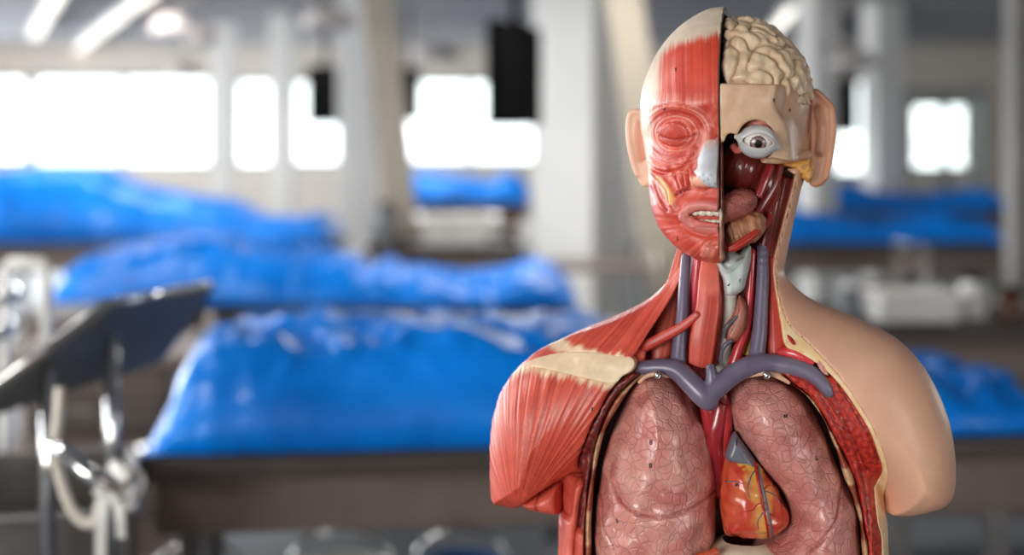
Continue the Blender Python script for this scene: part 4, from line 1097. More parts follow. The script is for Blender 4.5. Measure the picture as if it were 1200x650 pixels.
for px, py in ((771, 440), (899, 440)):
    x, z = m(px, py, -74); c = to_local(np.array([[x, -72, z]]))[0]
    mb = MB(); mb.lathe(c, [(0, -4.5 * U), (2.2 * U, -4.5 * U), (3.6 * U, -3.2 * U), (4.6 * U, -1 * U), (4.6 * U, 1 * U), (3 * U, 2 * U), (2 * U, 14 * U)], 24, 'Y')
    sc_ = mb.build('screw', MST, RT)
    MB().tube([Vector(c) + Vector((2.6 * U * math.cos(a), -4.6 * U, 2.6 * U * math.sin(a))) for a in np.linspace(0, 2 * math.pi, 16, endpoint=False)], .7 * U, 6, closed=True).build('screw_ring', MST, sc_)
MARKS = [(['lungL'], 763, 517, 'B'), (['lungL'], 763, 543, 'B'), (['lungL'], 723, 611, '5'), (['lungR'], 921, 490, 'M'), (['lungR'], 958, 540, 'L'), (['pulm'], 863, 524, 'F'), (['heart'], 864, 571, 'n'),
         (['face'], 792, 82, '1'), (['face'], 779, 128, 'o'), (['face'], 794, 279, '1'), (['larynx'], 854, 336, 'v'), (['larynx'], 867, 331, 'i'), (['skull'], 906, 118, 'r'), (['skull'], 926, 129, '+'), (['skull'], 939, 110, 'i'), (['thyroid'], 852, 388, '2'), (['deltoid'], 693, 481, '3')]
GL = {'B': [[(-1, -2), (-1, 2), (1, 2), (1, .3), (-1, 0), (1, -.3), (1, -2), (-1, -2)]], '5': [[(1, -2), (-.8, -2), (-.8, -.2), (.8, .2), (.8, 1.6), (-1, 2)]], 'M': [[(-2, 2), (-1.4, -2), (0, 1), (1.4, -2), (2, 2)]], 'L': [[(0, -2.5), (-1, 2), (2, 1.6)]],
      'F': [[(.2, 3), (1, -3), (2, -2.6)], [(.4, 0), (1.8, -.2)]], 'n': [[(-2, 1.5), (-1.2, -1.6), (-.8, 1.2), (.4, -1.6), (1.4, -.8), (1.6, 1.4)]], '1': [[(-1, -1), (.3, -2), (0, 2.2)]], 'o': [[(-.8, -.8), (.8, -.8), (.8, .8), (-.8, .8), (-.8, -.8)]],
      'v': [[(-1.5, 1), (0, 0), (1.5, -1.6)], [(-.5, 1.2), (1, .2)]], 'i': [[(.6, -2), (-.4, 2)]], 'r': [[(-1, -2), (1, -1), (-.5, .5), (1.2, 2)]], '+': [[(0, -2.6), (0, 2.6)], [(-1.6, 0), (1.6, 0)]], '2': [[(-1, -1), (0, -1.8), (1, -1), (-1, 1.8), (1.2, 1.6)]], '3': [[(-1, -1.6), (.8, -1.6), (0, 0), (1, 1), (-.8, 2)]]}
for keys, px, py, ch in MARKS:
    mb = MB()
    for st in GL[ch]:
        t = vessel_on('k', keys, [(px + a, py + b) for a, b in st], .55, .55, None, RT, ly=-80, lift=0.05); b0 = len(mb.v)
        mb.v += t.v; mb.f += [tuple(b0 + i for i in f) for f in t.f]; mb.sm += t.sm
    if mb.v: mb.build('inked_mark', INK, RT)
# ================================================================== THE DISSECTION HALL
FAR, LEFT, RIGHT, BACK, CEIL = 20.0, -8.2, 9.0, -3.2, 2.72
mw = plain('wall_paint', (206, 198, 188), .8, vary=.04, scale=1.5)
mw2 = plain('column_paint', (214, 212, 208), .7, vary=.04, scale=2)
mcream = plain('cream_paint', (164, 154, 138), .6, vary=.05, scale=2)
mceil = plain('ceiling_panels', (150, 150, 154), .8, vary=.05, scale=.8)
mfloor = plain('floor_vinyl', (92, 96, 102), .5, vary=.08, scale=1.2)
mframe = plain('window_frame_grey', (120, 122, 124), .5)
mlamp = emit('lamp_glow', (255, 250, 242), 2.2)
mhous = plain('lamp_housing', (225, 225, 222), .45)
mst = plain('brushed_steel', (128, 124, 122), .38, 1.0, vary=.1, scale=14, rough_vary=.1)
mdk = plain('dark_steel', (116, 102, 95), .4, .35, vary=.12, scale=9)
mtray = plain('dark_tray_steel', (86, 78, 75), .45, .6, vary=.12, scale=9)
mchr = plain('chrome', (226, 226, 226), .12, 1.0, vary=.02)
mblk = plain('black_plastic', (5, 5, 6), .8, spec=.06)
mscr = plain('dark_screen', (4, 4, 5), .8, spec=.05)
mwht = plain('white_plastic', (226, 224, 220), .45)
mwenm = plain('white_enamel', (236, 232, 226), .25)
mlh = plain('lamp_enamel', (186, 178, 174), .5)
mgry = plain('grey_plastic', (110, 114, 118), .5)
mrub = plain('black_rubber', (26, 26, 28), .7)
mblu = plain('blue_bin_plastic', (30, 90, 150), .45)
mbrn = plain('brown_glass', (90, 52, 34), .2)

def glass_mat():
    mt = bpy.data.materials.new('window_glass'); mt.use_nodes = True
    nt = mt.node_tree; nt.nodes.clear()
    out = nt.nodes.new('ShaderNodeOutputMaterial'); mx = nt.nodes.new('ShaderNodeMixShader')
    tr = nt.nodes.new('ShaderNodeBsdfTransparent'); gl = nt.nodes.new('ShaderNodeBsdfGlossy'); fr = nt.nodes.new('ShaderNodeFresnel')
    gl.inputs['Roughness'].default_value = .02; fr.inputs[0].default_value = 1.45; tr.inputs[0].default_value = (.96, .98, .97, 1)
    nt.links.new(fr.outputs[0], mx.inputs[0]); nt.links.new(tr.outputs[0], mx.inputs[1]); nt.links.new(gl.outputs[0], mx.inputs[2])
    nt.links.new(mx.outputs[0], out.inputs[0])
    return mt
mglass = glass_mat()

def struct(o): o['kind'] = 'structure'; return o
def box(name, c, size, mat, parent=None, bev=0.0, rz=0.0): return MB().box(c, size, rz, bev).build(name, mat, parent)

struct(box('floor', ((LEFT + RIGHT) / 2, (FAR + BACK) / 2, -.05), (RIGHT - LEFT + .4, FAR - BACK + .4, .1), mfloor))
cb = MB(); cb.box(((LEFT + RIGHT) / 2, (FAR + BACK) / 2, CEIL + .06), (RIGHT - LEFT + .4, FAR - BACK + .4, .1))
y = BACK + .3
while y < FAR: cb.box(((LEFT + RIGHT) / 2, y, CEIL - .005), (RIGHT - LEFT, .06, .03)); y += .6       # the ceiling's narrow slats
struct(cb.build('ceiling', mceil))
nwin = [0]
def window(axis, at, a0, a1, z0, z1, mull=1, light=None):
    """frame with mullions and a pane in an opening of a wall lying along x ('Y' = at) or along y ('X' = at)"""
    nwin[0] += 1
    f = MB(); t = .06
    def put(mb, a, z, sa, sz, sd=.08):
        mb.box((a, at, z) if axis == 'Y' else (at, a, z), (sa, sd, sz) if axis == 'Y' else (sd, sa, sz))
    put(f, (a0 + a1) / 2, z0 + t / 2, a1 - a0, t); put(f, (a0 + a1) / 2, z1 - t / 2, a1 - a0, t)
    for k in range(mull + 1): put(f, a0 + t / 2 + (a1 - a0 - t) * k / mull, (z0 + z1) / 2, t, z1 - z0 - .01)
    o = struct(f.build('window_%d' % nwin[0], mframe))
    g = MB(); put(g, (a0 + a1) / 2, (z0 + z1) / 2, a1 - a0 - .06, z1 - z0 - .06, .012)
    struct(g.build('window_pane', mglass, o))
    return o
def wall_with(name, axis, at, lo, hi, openings, mat, th=.2):
    """a wall with openings (a0, a1, z0, z1), all in one mesh"""
    w = MB()
    def put(a0, a1, z0, z1):
        if a1 - a0 < 1e-3 or z1 - z0 < 1e-3: return
        c, s = ((a0 + a1) / 2, (z0 + z1) / 2), (a1 - a0, z1 - z0)
        w.box((c[0], at, c[1]) if axis == 'Y' else (at, c[0], c[1]), (s[0], th, s[1]) if axis == 'Y' else (th, s[0], s[1]))
    cur = lo
    for a0, a1, z0, z1 in sorted(openings):
        put(cur, a0, 0, CEIL); put(a0, a1, 0, z0); put(a0, a1, z1, CEIL); cur = a1
    put(cur, hi, 0, CEIL)
    return struct(w.build(name, mat))
def fx(px, d=FAR): return (px - CX) * d / FPX
def fz(py, d=FAR): return CAMZ - (py - HY) * d / FPX
ops = [(fx(-70), fx(33), fz(193), fz(88), 1), (fx(38), fx(250), fz(196), fz(88), 2), (fx(275), fx(322), fz(196), fz(92), 1), (fx(342), fx(440), fz(194), fz(92), 1), (fx(450), fx(650), fz(193), fz(92), 2),
       (fx(780), fx(900), fz(196), fz(92), 1), (fx(968), fx(1020), fz(206), fz(92), 1), (fx(1066), fx(1136), fz(200), fz(120), 1)]
wall_with('wall_far', 'Y', FAR, LEFT, RIGHT, [o[:4] for o in ops], mw)
for o in ops: window('Y', FAR + .02, *o[:4], o[4])
lops = [(y0, y0 + 2.6, 1.0, 2.35) for y0 in (.6, 4.0, 7.4, 10.8, 14.2)]
wall_with('wall_left', 'X', LEFT, BACK, FAR, lops, mw)
for o in lops: window('X', LEFT - .02, *o, 2)
rops = [(8.0, 11.0, 1.0, 2.35)]
wall_with('wall_right', 'X', RIGHT, BACK, FAR, rops, mw)
for o in rops: window('X', RIGHT + .02, *o, 2)
bops = [(-4.6, -1.7, .95, 2.45), (3.0, 5.0, .95, 2.35)]  # unseen openings put in to hold the key and fill lights
wall_with('wall_back', 'Y', BACK, LEFT, RIGHT, bops, mw)
for o in bops: window('Y', BACK - .02, *o, 2)

def column(px0, px1, d, mat, rz=0, s=None, lean=0.0, px_bot=None):
    x = fx((px0 + px1) / 2, d); wd = (px1 - px0) * d / FPX if s is None else s
    mb = MB()
    if px_bot is None: mb.box((x, d, CEIL / 2), (wd, wd, CEIL), rz, .01)
    else:
        zb, zt = 0.0, CEIL
        mb.prism([(-1, -1), (1, -1), (1, 1), (-1, 1)], lambda p: (px_bot + p[0] * wd / 2, d + p[1] * wd / 2, zb), lambda p: (x + p[0] * wd / 2, d + p[1] * wd / 2, zt))
    return struct(mb.build('column', mat))
column(622, 738, 8.2, mw2, rz=-math.radians(33), s=.40)
# two sloping cream braces: their place at ceiling height, and where they meet the floor
def brace(px_a, py_a, px_b, py_b, wpx, d):
    xa, za, xb, zb = fx(px_a, d), fz(py_a, d), fx(px_b, d), fz(py_b, d)
    k = (xb - xa) / (zb - za); xt, x0 = xa + k * (CEIL - za), xa + k * (0 - za); wd = wpx * d / FPX
    mb = MB(); mb.prism([(-1, -1), (1, -1), (1, 1), (-1, 1)], lambda p: (x0 + p[0] * wd / 2, d + p[1] * wd / 2, 0), lambda p: (xt + p[0] * wd / 2, d + p[1] * wd / 2, CEIL))
    return struct(mb.build('column', mcream))
brace(446, 20, 476, 310, 36, 9.6)
brace(733, 20, 776, 310, 42, 7.4)
column(398, 436, 11.5, mw2); column(318, 344, 14.5, mw2); column(940, 974, 10.5, mw2, rz=.5); column(1016, 1052, 13.0, mw2, rz=.3); column(1182, 1222, 6.6, plain('grey_column_paint', (120, 118, 116), .7))
column(250, 274, 16.0, mw2)

# ---- ceiling lamps: rows of tube fittings -----------------------------------------------
def tube_lamp(loc, rz, L, label, group):
    r = empty('ceiling_light', loc, rz, label, 'ceiling lamp', group)
    MB().box((0, 0, -.03), (L, .13, .05), 0, .01).build('housing', mhous, r)
    MB().box((0, 0, -.066), (L - .06, .09, .02), 0, .006).build('diffuser', mlamp, r)
    return r
def lamp_row(pa, pb, n, label, group):
    (x0, y0), (x1, y1) = pa, pb; rz = math.atan2(y1 - y0, x1 - x0); D = math.hypot(x1 - x0, y1 - y0)
    for i in range(n):
        t = (i + .5) / n
        tube_lamp((x0 + (x1 - x0) * t, y0 + (y1 - y0) * t, CEIL - .02), rz, D / n * .86, label[i], group)
def cpt(px, py):
    d = (CAMZ - CEIL + .08) * FPX / (py - HY); return (fx(px, d), d)
lamp_row(cpt(72, -12), cpt(40, 44), 3, ['nearest lamp of the short ceiling row by the left wall', 'middle lamp of the short ceiling row by the left wall', 'farthest lamp of the short ceiling row by the left wall'], 'ceiling lamps of the first row')
lamp_row(cpt(196, -22), cpt(82, 66), 4, ['nearest lamp of the long ceiling row over the blue covers', 'second lamp of the long ceiling row over the blue covers', 'third lamp of the long ceiling row over the blue covers', 'farthest lamp of the long ceiling row, just above the big window'], 'ceiling lamps of the second row')
lamp_row(cpt(930, 8), cpt(905, 40), 2, ['nearer ceiling lamp above and right of the brain', 'farther ceiling lamp just right of the top of the brain'], 'ceiling lamps of the third row')

def exam_lamp(px, py, d, rad, label):
    c = W(px, py, d); r = empty('examination_lamp', (c.x, c.y, CEIL - .01), 0, label, 'lamp', 'round white examination lamps on ceiling arms')
    dz = c.z - CEIL
    MB().lathe((0, 0, -.03), [(0, .03), (.09, .03), (.09, 0), (.03, -.02), (0, -.02)], 20).build('ceiling_mount', mlh, r)
    MB().tube([(0, 0, -.04), (0, 0, dz * .45), (-.18, -.1, dz * .62), (0, 0, dz + .08)], .018, 10).build('arm', mlh, r)
    h = MB().lathe((0, 0, dz), [(0, .1), (rad * .35, .095), (rad * .8, .06), (rad, 0), (rad * .93, -.03), (rad * .9, -.02)], 32).build('lamp_head', mlh, r)
    MB().lathe((0, 0, dz), [(0, -.022), (rad * .9, -.022), (rad * .9, -.012), (0, -.012)], 32).build('lens', mlh, h)
for a in ((200, 34, 9.0, .13, 'round white examination lamp left of the other, above the big window'), (236, 44, 9.6, .12, 'round white examination lamp below the slanting row of ceiling lamps'), (218, 84, 12.5, .14, 'small round examination lamp just over the top edge of the big window'),
          (385, 26, 8.0, .15, 'round white examination lamp above the hanging screen beside the white column'), (510, 64, 11.0, .2, 'wide round examination lamp above the middle window'), (1000, 74, 9.5, .17, 'round white examination lamp above the screen by the right ear')):
    exam_lamp(*a)

# ---- screens hanging from the ceiling -----------------------------------------------------
def screen(px0, px1, pyt, pyb, rz, label):
    d = .5 * FPX / (pyb - pyt)
    c = W((px0 + px1) / 2, (pyt + pyb) / 2, d)
    r = empty('hanging_screen', (c.x, c.y, CEIL), 0, label, 'screen', 'black screens hanging from the ceiling')
    wpx = (px1 - px0) * 1.15 * d / FPX
    wd = .74; th = .07
    a = math.acos(min(1, wpx / math.hypot(wd, th))) + math.atan2(th, wd) if rz > 0 else -(math.acos(min(1, wpx / math.hypot(wd, th))) + math.atan2(th, wd))
    M = Matrix.Rotation(a, 3, 'Z')
    dz = c.z - CEIL
    b = MB().box((0, 0, dz), (wd, th, .5), 0, .008, M).build('casing', mblk, r)
    MB().box(M @ Vector((0, -th / 2 - .003, 0)) + Vector((0, 0, dz)), (wd - .05, .006, .45), 0, 0, M).build('display', mscr, b)
    MB().tube([(0, 0, 0), (0, 0, dz + .25)], .022, 12).box((0, 0, dz + .24), (.16, .1, .04), a).build('bracket', mblk, r)
screen(575, 632, 28, 148, 1, 'large black hanging screen left of the thick white column')
screen(368, 398, 78, 146, 1, 'small black hanging screen beside the white column at the left')
screen(467, 489, 80, 142, 1, 'narrow black hanging screen beside the sloping cream post')
screen(970, 1012, 94, 157, 1, 'black hanging screen just right of the ear')

# ---- dissection tables and their blue covers -------------------------------------------------
def table(x0, x1, d0, rz, label, depth=.74, h=.9, drawn=True):
    """stainless table; origin on the floor under the middle of its front edge"""
    L = math.hypot(x1[0] - x0[0], x1[1] - x0[1]) if isinstance(x0, tuple) else x1 - x0
    c = ((x0 + x1) / 2, d0)
    r = empty('dissection_table', (c[0], c[1], 0), rz, label, 'table', 'stainless dissection tables')
    t = MB(); t.box((0, depth / 2, h - .03), (L, depth, .03), 0, .006)
    for s in (-1, 1):
        t.box((0, depth / 2 + s * (depth / 2 - .0125), h - .012), (L, .025, .04), 0, .006)
        t.box((s * (L / 2 - .0125), depth / 2, h - .012), (.025, depth, .04), 0, .006)
    t.build('tray_top', mtray, r)
    sk = MB()
    for s in (-1, 1):
        sk.box((0, depth / 2 + s * (depth / 2 - .035), h - .105), (L - .06, .02, .12), 0, .004)
        sk.box((s * (L / 2 - .05), depth / 2, h - .105), (.02, depth - .09, .12), 0, .004)
    sk.build('apron', mdk, r)
    for sx in (-1, 1):
        for sy in (0, 1):
            lg = MB().box((sx * (L / 2 - .1), .08 + sy * (depth - .16), (h - .17) / 2 + .02), (.05, .05, h - .17), 0, .005).build('leg', mst, r)
            MB().lathe((sx * (L / 2 - .1), .08 + sy * (depth - .16), 0), [(0, 0), (.03, 0), (.032, .02), (.02, .03), (0, .03)], 16).build('foot', mrub, lg)
    MB().box((0, depth / 2, .26), (L - .2, depth - .14, .025), 0, .005).build('lower_shelf', mdk, r)
    sp = MB().tube([(-L / 2 + .03, depth / 2, h - .06), (-L / 2 - .05, depth / 2, h - .06), (-L / 2 - .07, depth / 2, h - .12), (-L / 2 - .07, depth / 2, h - .22)], .022, 14).build('drain_spout', mchr, r)
    return r, L, depth, h

def tarp_mat():
    mt = plain('blue_plastic_sheet', (0, 126, 236), .33, 0, vary=.3, scale=4.0, bump=.8, bscale=11, coat=.12, spec=.35)
    return mt
mtarp = tarp_mat()
def tarp(tb, prof_px, dmid, label, seed, over=-.005, sag=.05, u0=0.0, u1=1.0, puff=.5):
    """a loose plastic sheet over what lies on a table: heights follow its outline, folds run across and along it"""
    r, L, D, h = tb
    cx, cy, rz = r.location.x, r.location.y, r.rotation_euler.z
    a = np.array(prof_px, float)
    # outline points: where the line of sight meets the vertical plane along the table's middle
    ux, uy = math.cos(rz), math.sin(rz); px_, py_ = cx - uy * D * .3, cy + ux * D * .3
    us, hs = [], []
    for X, Y in a:
        k = (X - CX) / FPX                       # x = k*y
        # p + s*u : px_ + s*ux = k*(py_ + s*uy)
        s = (k * py_ - px_) / (ux - k * uy); dd = py_ + s * uy
        us.append(s / L + .5); hs.append(CAMZ - (Y - HY) * dd / FPX - h)
    n, mm_ = 220, 90
    U_ = np.linspace(u0 - over / L, u1 + over / L, n); Vv = np.linspace(-over / D, 1 + over / D, mm_)
    UU, VV = np.meshgrid(U_, Vv, indexing='ij')
    H = np.interp(UU, us, hs)
    edge_u = np.clip(np.minimum(UU - U_[0], U_[-1] - UU) * L / .05, 0, 1); edge_v = np.clip(np.minimum(VV - Vv[0], Vv[-1] - VV) * D / (.15), 0, 1)
    sec = np.sqrt(np.clip(1 - (1 - edge_v) ** 2, 0, 1)) ** 1.1
    end = np.sqrt(np.clip(1 - (1 - edge_u) ** 2, 0, 1))
    P = np.stack([UU.ravel() * L, VV.ravel() * D, np.zeros(UU.size)], 1)
    rg = lambda lam, sd, st: 1 - np.abs(grf(P * np.array([1, st, 1]), lam, sd, 24, .5)).reshape(UU.shape).clip(0, 1.4)
    wr = .014 * (rg(.5, seed, .7) - .5) + .012 * (rg(.24, seed + 1, 1.4) - .5) + .008 * (rg(.1, seed + 2, 1) - .5)
    Z = h + .014 + np.maximum(H, .02) * sec * end * (1 + .0 * UU) + wr * (0.25 + .9 * sec * end)
    Z = np.maximum(Z, h + .014)
    off = .012 * grf(P, .35, seed + 9, 16).reshape(UU.shape) * ((edge_v < .2) | (edge_u < .2))
    lx, ly = (UU - .5) * L, VV * D + off * .6
    X = lx - 0; V = np.stack([X.ravel(), ly.ravel(), Z.ravel()], 1)
    i = np.arange(n - 1)[:, None] * mm_; k = np.arange(mm_ - 1)[None, :]
    F = np.stack([i + k, i + mm_ + k, i + mm_ + k + 1, i + k + 1], -1).reshape(-1, 4)
    o = mesh_np('plastic_cover', V - np.array([0, D / 2, h]), F, mtarp)
    sol = o.modifiers.new('thickness', 'SOLIDIFY'); sol.thickness = .003; sol.offset = 1
    o.location = r.matrix_basis @ Vector((0, D / 2, h)); o.rotation_euler = (0, 0, rz)
    tag(o, label, 'plastic cover', 'blue plastic covers on the tables')
    return o

bpy.context.view_layer.update()
TA = table(-.80, 1.24, 3.20, math.radians(6.5), 'nearest dissection table, under the large blue cover behind the torso model')
TB = table(-1.80, .26, 5.6, 0, 'dissection table in the second row, behind the nearest blue cover')
TC = table(-3.22, -1.06, 8.6, 0, 'dissection table in the third row at the left under the windows')
TD = table(1.55, 2.92, 8.6, 0, 'dissection table right of the neck, with the darker blue cover')
TE = table(2.20, 4.10, 11.9, 0, 'far dissection table right of the ear, behind another covered table')
TF = table(-.98, .16, 12.9, 0, 'far dissection table below the middle window')
TH = table(1.14, 2.9, 5.0, 0, 'bare dissection table above the right shoulder with a white box on it')
TK = table(-.86, .3, 8.5, 0, 'bare dissection table in the middle with a white basin')
bpy.context.view_layer.update()
tarp(TA, [(184, 535), (190, 492), (206, 474), (216, 440), (232, 416), (255, 404), (300, 398), (400, 393), (500, 388), (600, 388), (680, 392), (800, 410), (950, 430), (1060, 436), (1200, 440), (1280, 470)], 3.5, 'large bright blue plastic cover nearest to the camera', 11)
tarp(TB, [(58, 345), (75, 318), (120, 303), (200, 289), (260, 285), (300, 297), (345, 303), (400, 308), (430, 322), (450, 310), (475, 326), (540, 332), (590, 330), (625, 318), (650, 320), (672, 345)], 6, 'blue plastic cover with a small peak, on the second row table', 21)
tarp(TC, [(-40, 210), (0, 205), (60, 200), (110, 205), (150, 222), (200, 230), (260, 240), (300, 258), (340, 262), (375, 254), (394, 275)], 9, 'blue plastic cover heaped up under the left windows', 31)
tarp(TD, [(905, 262), (930, 250), (960, 256), (1040, 264), (1100, 256), (1150, 258), (1180, 268)], 9, 'low blue plastic cover right of the neck', 41)
tarp(TE, [(930, 236), (945, 222), (1000, 219), (1040, 230), (1100, 232), (1150, 222), (1182, 238)], 12, 'far blue plastic cover right of the ear', 51)
tarp(TF, [(472, 212), (480, 202), (520, 206), (570, 214), (600, 206), (622, 218)], 13, 'far blue plastic cover below the middle window', 61)

# ---- things on and under the tables ----------------------------------------------------------
def on(tb, px, off=.25):
    """a place on a table's top, at the column px of the photo"""
    r, L, D, h = tb; d = r.location.y + off
    return Vector((fx(px, d), d, h + .004))
def basin(c, w, dp, hh, label, tilt=0.0):
    r = empty('basin', c, .12, label, 'basin')
    mb = MB(); pts = lambda s, z: [(s * w / 2 * a, s * dp / 2 * b, z) for a, b in ((-1, -.8), (-.9, -1), (.9, -1), (1, -.8), (1, .8), (.9, 1), (-.9, 1), (-1, .8))]
    rings = [pts(.72, .004), pts(1, hh), pts(1.07, hh), pts(1.07, hh - .012), pts(1.0, hh - .012)]
    inner = [pts(.70, .012), pts(.97, hh)]
    vs = []; fs = []
    for rg in (pts(.72, 0), pts(1.0, hh - .012), pts(1.08, hh - .012), pts(1.08, hh), pts(.96, hh), pts(.70, .012)): vs += rg
    for i in range(5):
        for k in range(8): fs.append((i * 8 + k, i * 8 + (k + 1) % 8, (i + 1) * 8 + (k + 1) % 8, (i + 1) * 8 + k))
    fs += [tuple(range(8))[::-1], tuple(range(40, 48))]
    mb._add(vs, fs); mb.build('bowl', mwenm, r)
    return r
basin(on(TK, 535, .3), .46, .34, .16, 'white basin standing on the bare middle table')
def jar(c, rad, hh, mat, lidm, label, group=None, cat='jar'):
    r = empty('jar', c, 0, label, cat, group)
    MB().lathe((0, 0, 0), [(0, 0), (rad * .95, 0), (rad, .01), (rad, hh * .72), (rad * .62, hh * .84), (rad * .6, hh * .9), (0, hh * .9)], 24).build('body', mat, r)
    MB().lathe((0, 0, hh * .86), [(0, 0), (rad * .66, 0), (rad * .66, hh * .14), (0, hh * .14)], 24).build('lid', lidm, r)
    return r
jar(on(TK, 452, .3), .07, .24, mgry, mblk, 'grey jar at the left end of the bare middle table')
jar(on(TK, 602, .35), .06, .2, mbrn, mblk, 'brown jar right of the white basin')
jar(on(TK, 618, .25), .06, .17, mwht, mgry, 'white jar at the right end of the middle table')
# white box and tools on the right table
bc = on(TH, 1068, .3); r = empty('storage_box', bc, .05, 'long white box on the bare table above the right shoulder', 'box')
MB().box((0, 0, .045), (.30, .2, .09), 0, .01).build('body', mwht, r); MB().box((0, 0, .098), (.315, .215, .02), 0, .008).build('lid', mwenm, r)
jar(on(TH, 995, .35), .045, .13, mgry, mwht, 'grey jar left of the long white box'); jar(on(TH, 1140, .35), .05, .16, mwht, mblk, 'white jar right of the long white box'); jar(on(TH, 1185, .3), .05, .12, mbrn, mblk, 'brown jar at the right edge of the picture')
# stools between the tables
def stool(x, y, label, hh=.62):
    r = empty('stool', (x, y, 0), random.uniform(0, 3), label, 'stool', 'round steel stools between the tables')
    MB().lathe((0, 0, hh - .05), [(0, 0), (.15, 0), (.17, .02), (.17, .045), (.15, .055), (0, .055)], 28).build('seat', mgry, r)
    MB().tube([(.13 * math.cos(a), .13 * math.sin(a), .22) for a in np.linspace(0, 2 * math.pi, 24, endpoint=False)], .009, 8, closed=True).build('foot_ring', mchr, r)
    for k in range(4):
        a = math.pi / 4 + k * math.pi / 2
        MB().tube([(.09 * math.cos(a), .09 * math.sin(a), hh - .05), (.2 * math.cos(a), .2 * math.sin(a), 0)], .012, 10).build('leg', mchr, r)
for a in ((fx(470, 7.3), 7.3, 'steel stool left of centre in front of the bare middle table'), (fx(585, 7.5), 7.5, 'steel stool in front of the thick white column'), (fx(1000, 6.6), 6.6, 'steel stool behind the right shoulder table'), (fx(735, 6.6), 6.6, 'steel stool beside the neck of the torso model')):
    stool(*a)
# equipment trolley behind the neck, right of the thick column
def trolley(x, y, label):
    r = empty('trolley', (x, y, 0), .1, label, 'trolley', 'steel instrument trolleys')
    for z in (.35, .62, .93): MB().box((0, 0, z), (.6, .42, .03), 0, .006).build('shelf', mdk, r)
    for sx in (-1, 1):
        for sy in (-1, 1):
            p = MB().tube([(sx * .29, sy * .2, .08), (sx * .29, sy * .2, 1.02)], .013, 10).build('post', mst, r)
            MB().lathe((sx * .29, sy * .2, .04), [(0, -.02), (.035, -.018), (.04, 0), (.035, .018), (0, .02)], 16, 'X').build('caster', mrub, p)
    MB().tube([(-.29, -.2, 1.02), (-.29, .2, 1.02)], .011, 8).build('handle', mst, r)
trolley(fx(690, 7.1), 7.1, 'steel trolley below the thick white column'); trolley(fx(125, 4.4), 4.4, 'steel trolley behind the wash sink, left of the nearest blue cover'); trolley(fx(1135, 7.2), 7.2, 'steel trolley behind the white box')
dc = empty('drawer_cabinet', (fx(118, 5.0), 5.05, 0), .08, 'dark steel drawer cabinet behind the wash sink', 'cabinet')
MB().box((0, 0, .5), (.5, .4, .88), 0, .008).build('body', mdk, dc)
MB().box((0, 0, .955), (.54, .44, .03), 0, .006).build('worktop', mtray, dc)
MB().box((0, 0, .03), (.44, .34, .06)).build('plinth', mrub, dc)
for z in (.2, .42, .64, .83):
    dw = MB().box((0, -.208, z), (.46, .02, .19 if z < .7 else .15), 0, .004).build('drawer', mtray, dc)
    MB().tube([(-.08, -.217, z + .03), (-.08, -.24, z + .03), (.08, -.24, z + .03), (.08, -.217, z + .03)], .006, 8).build('handle', mst, dw)
# glass-fronted cabinet far right
cc = W(1100, 165, 15.5); r = empty('glass_cabinet', (cc.x, cc.y, 0), 0, 'tall grey cabinet with glass doors at the far right', 'cabinet')
MB().box((-.44, 0, 1.0), (.02, .44, 2.0)).box((.44, 0, 1.0), (.02, .44, 2.0)).box((0, 0, 1.99), (.9, .44, .02)).box((0, 0, .05), (.9, .44, .1)).build('carcass', mgry, r)
for z in (.5, .95, 1.4): MB().box((0, 0, z), (.86, .4, .02)).build('shelf', mwht, r)
for s in (-1, 1):
    dr = MB().box((s * .225, -.225, 1.92), (.44, .02, .06)).box((s * .225, -.225, .14), (.44, .02, .06)).box((s * .425, -.225, 1.03), (.04, .02, 1.76)).box((s * .025, -.225, 1.03), (.04, .02, 1.76)).build('door', mgry, r)
    MB().box((s * .225, -.225, 1.03), (.37, .006, 1.74)).build('door_glass', mglass, dr)
    MB().tube([(s * .03, -.24, .95), (s * .03, -.262, .97), (s * .03, -.262, 1.09), (s * .03, -.24, 1.11)], .006, 8).build('handle', mchr, dr)
# buckets and bins under the nearest table
def bucket(px, py, d, rad, hh, mat, label):
    c = W(px, py, d); r = empty('bucket', (c.x, c.y, .2725), 0, label, 'bucket')
    MB().lathe((0, 0, 0), [(0, 0), (rad * .8, 0), (rad, hh), (rad * 1.06, hh), (rad * 1.06, hh - .02), (rad * .95, hh - .015), (rad * .76, .01), (0, .01)], 32).build('pail', mat, r)
    MB().tube([(rad * 1.03 * math.cos(a), 0, hh + rad * .75 * math.sin(a)) for a in np.linspace(0, math.pi, 20)], .006, 8).build('handle', mchr, r)
bucket(400, 640, 3.5, .12, .28, mwht, 'white bucket on the shelf under the nearest blue cover'); bucket(235, 640, 3.45, .11, .27, mgry, 'grey bucket under the left end of the nearest table'); bucket(540, 640, 3.6, .11, .26, mblu, 'blue bucket under the nearest table beside the arm of the torso model')

# ---- wash sink at the left edge ---------------------------------------------------------------
sc = W(40, 470, 2.75); sink = empty('wash_sink', (sc.x, sc.y, 0), .25, 'steel wash sink with a tilted splash panel at the left edge', 'sink')
def L_(px, py, d): return sink_inv @ W(px, py, d)
bpy.context.view_layer.update(); sink_inv = sink.matrix_world.inverted()
MB().box((-.1, .1, .45), (.52, .5, .66), 0, .015).build('cabinet', mdk, sink)
b_ = MB(); b_.box((-.1, .1, .80), (.58, .56, .03), 0, .006)
for s in (-1, 1): b_.box((-.1 + s * .28, .1, .86), (.02, .56, .12), 0, .004); b_.box((-.1, .1 + s * .27, .86), (.58, .02, .12), 0, .004)
b_.build('basin', mst, sink)
for sx in (-1, 1):
    for sy in (-1, 1): MB().box((-.1 + sx * .22, .1 + sy * .2, .06), (.05, .05, .12), 0, .005).build('leg', mst, sink)
q = [W(-70, 500, 2.35), W(123, 356, 2.55), W(247, 333, 2.95), W(186, 418, 2.95)]
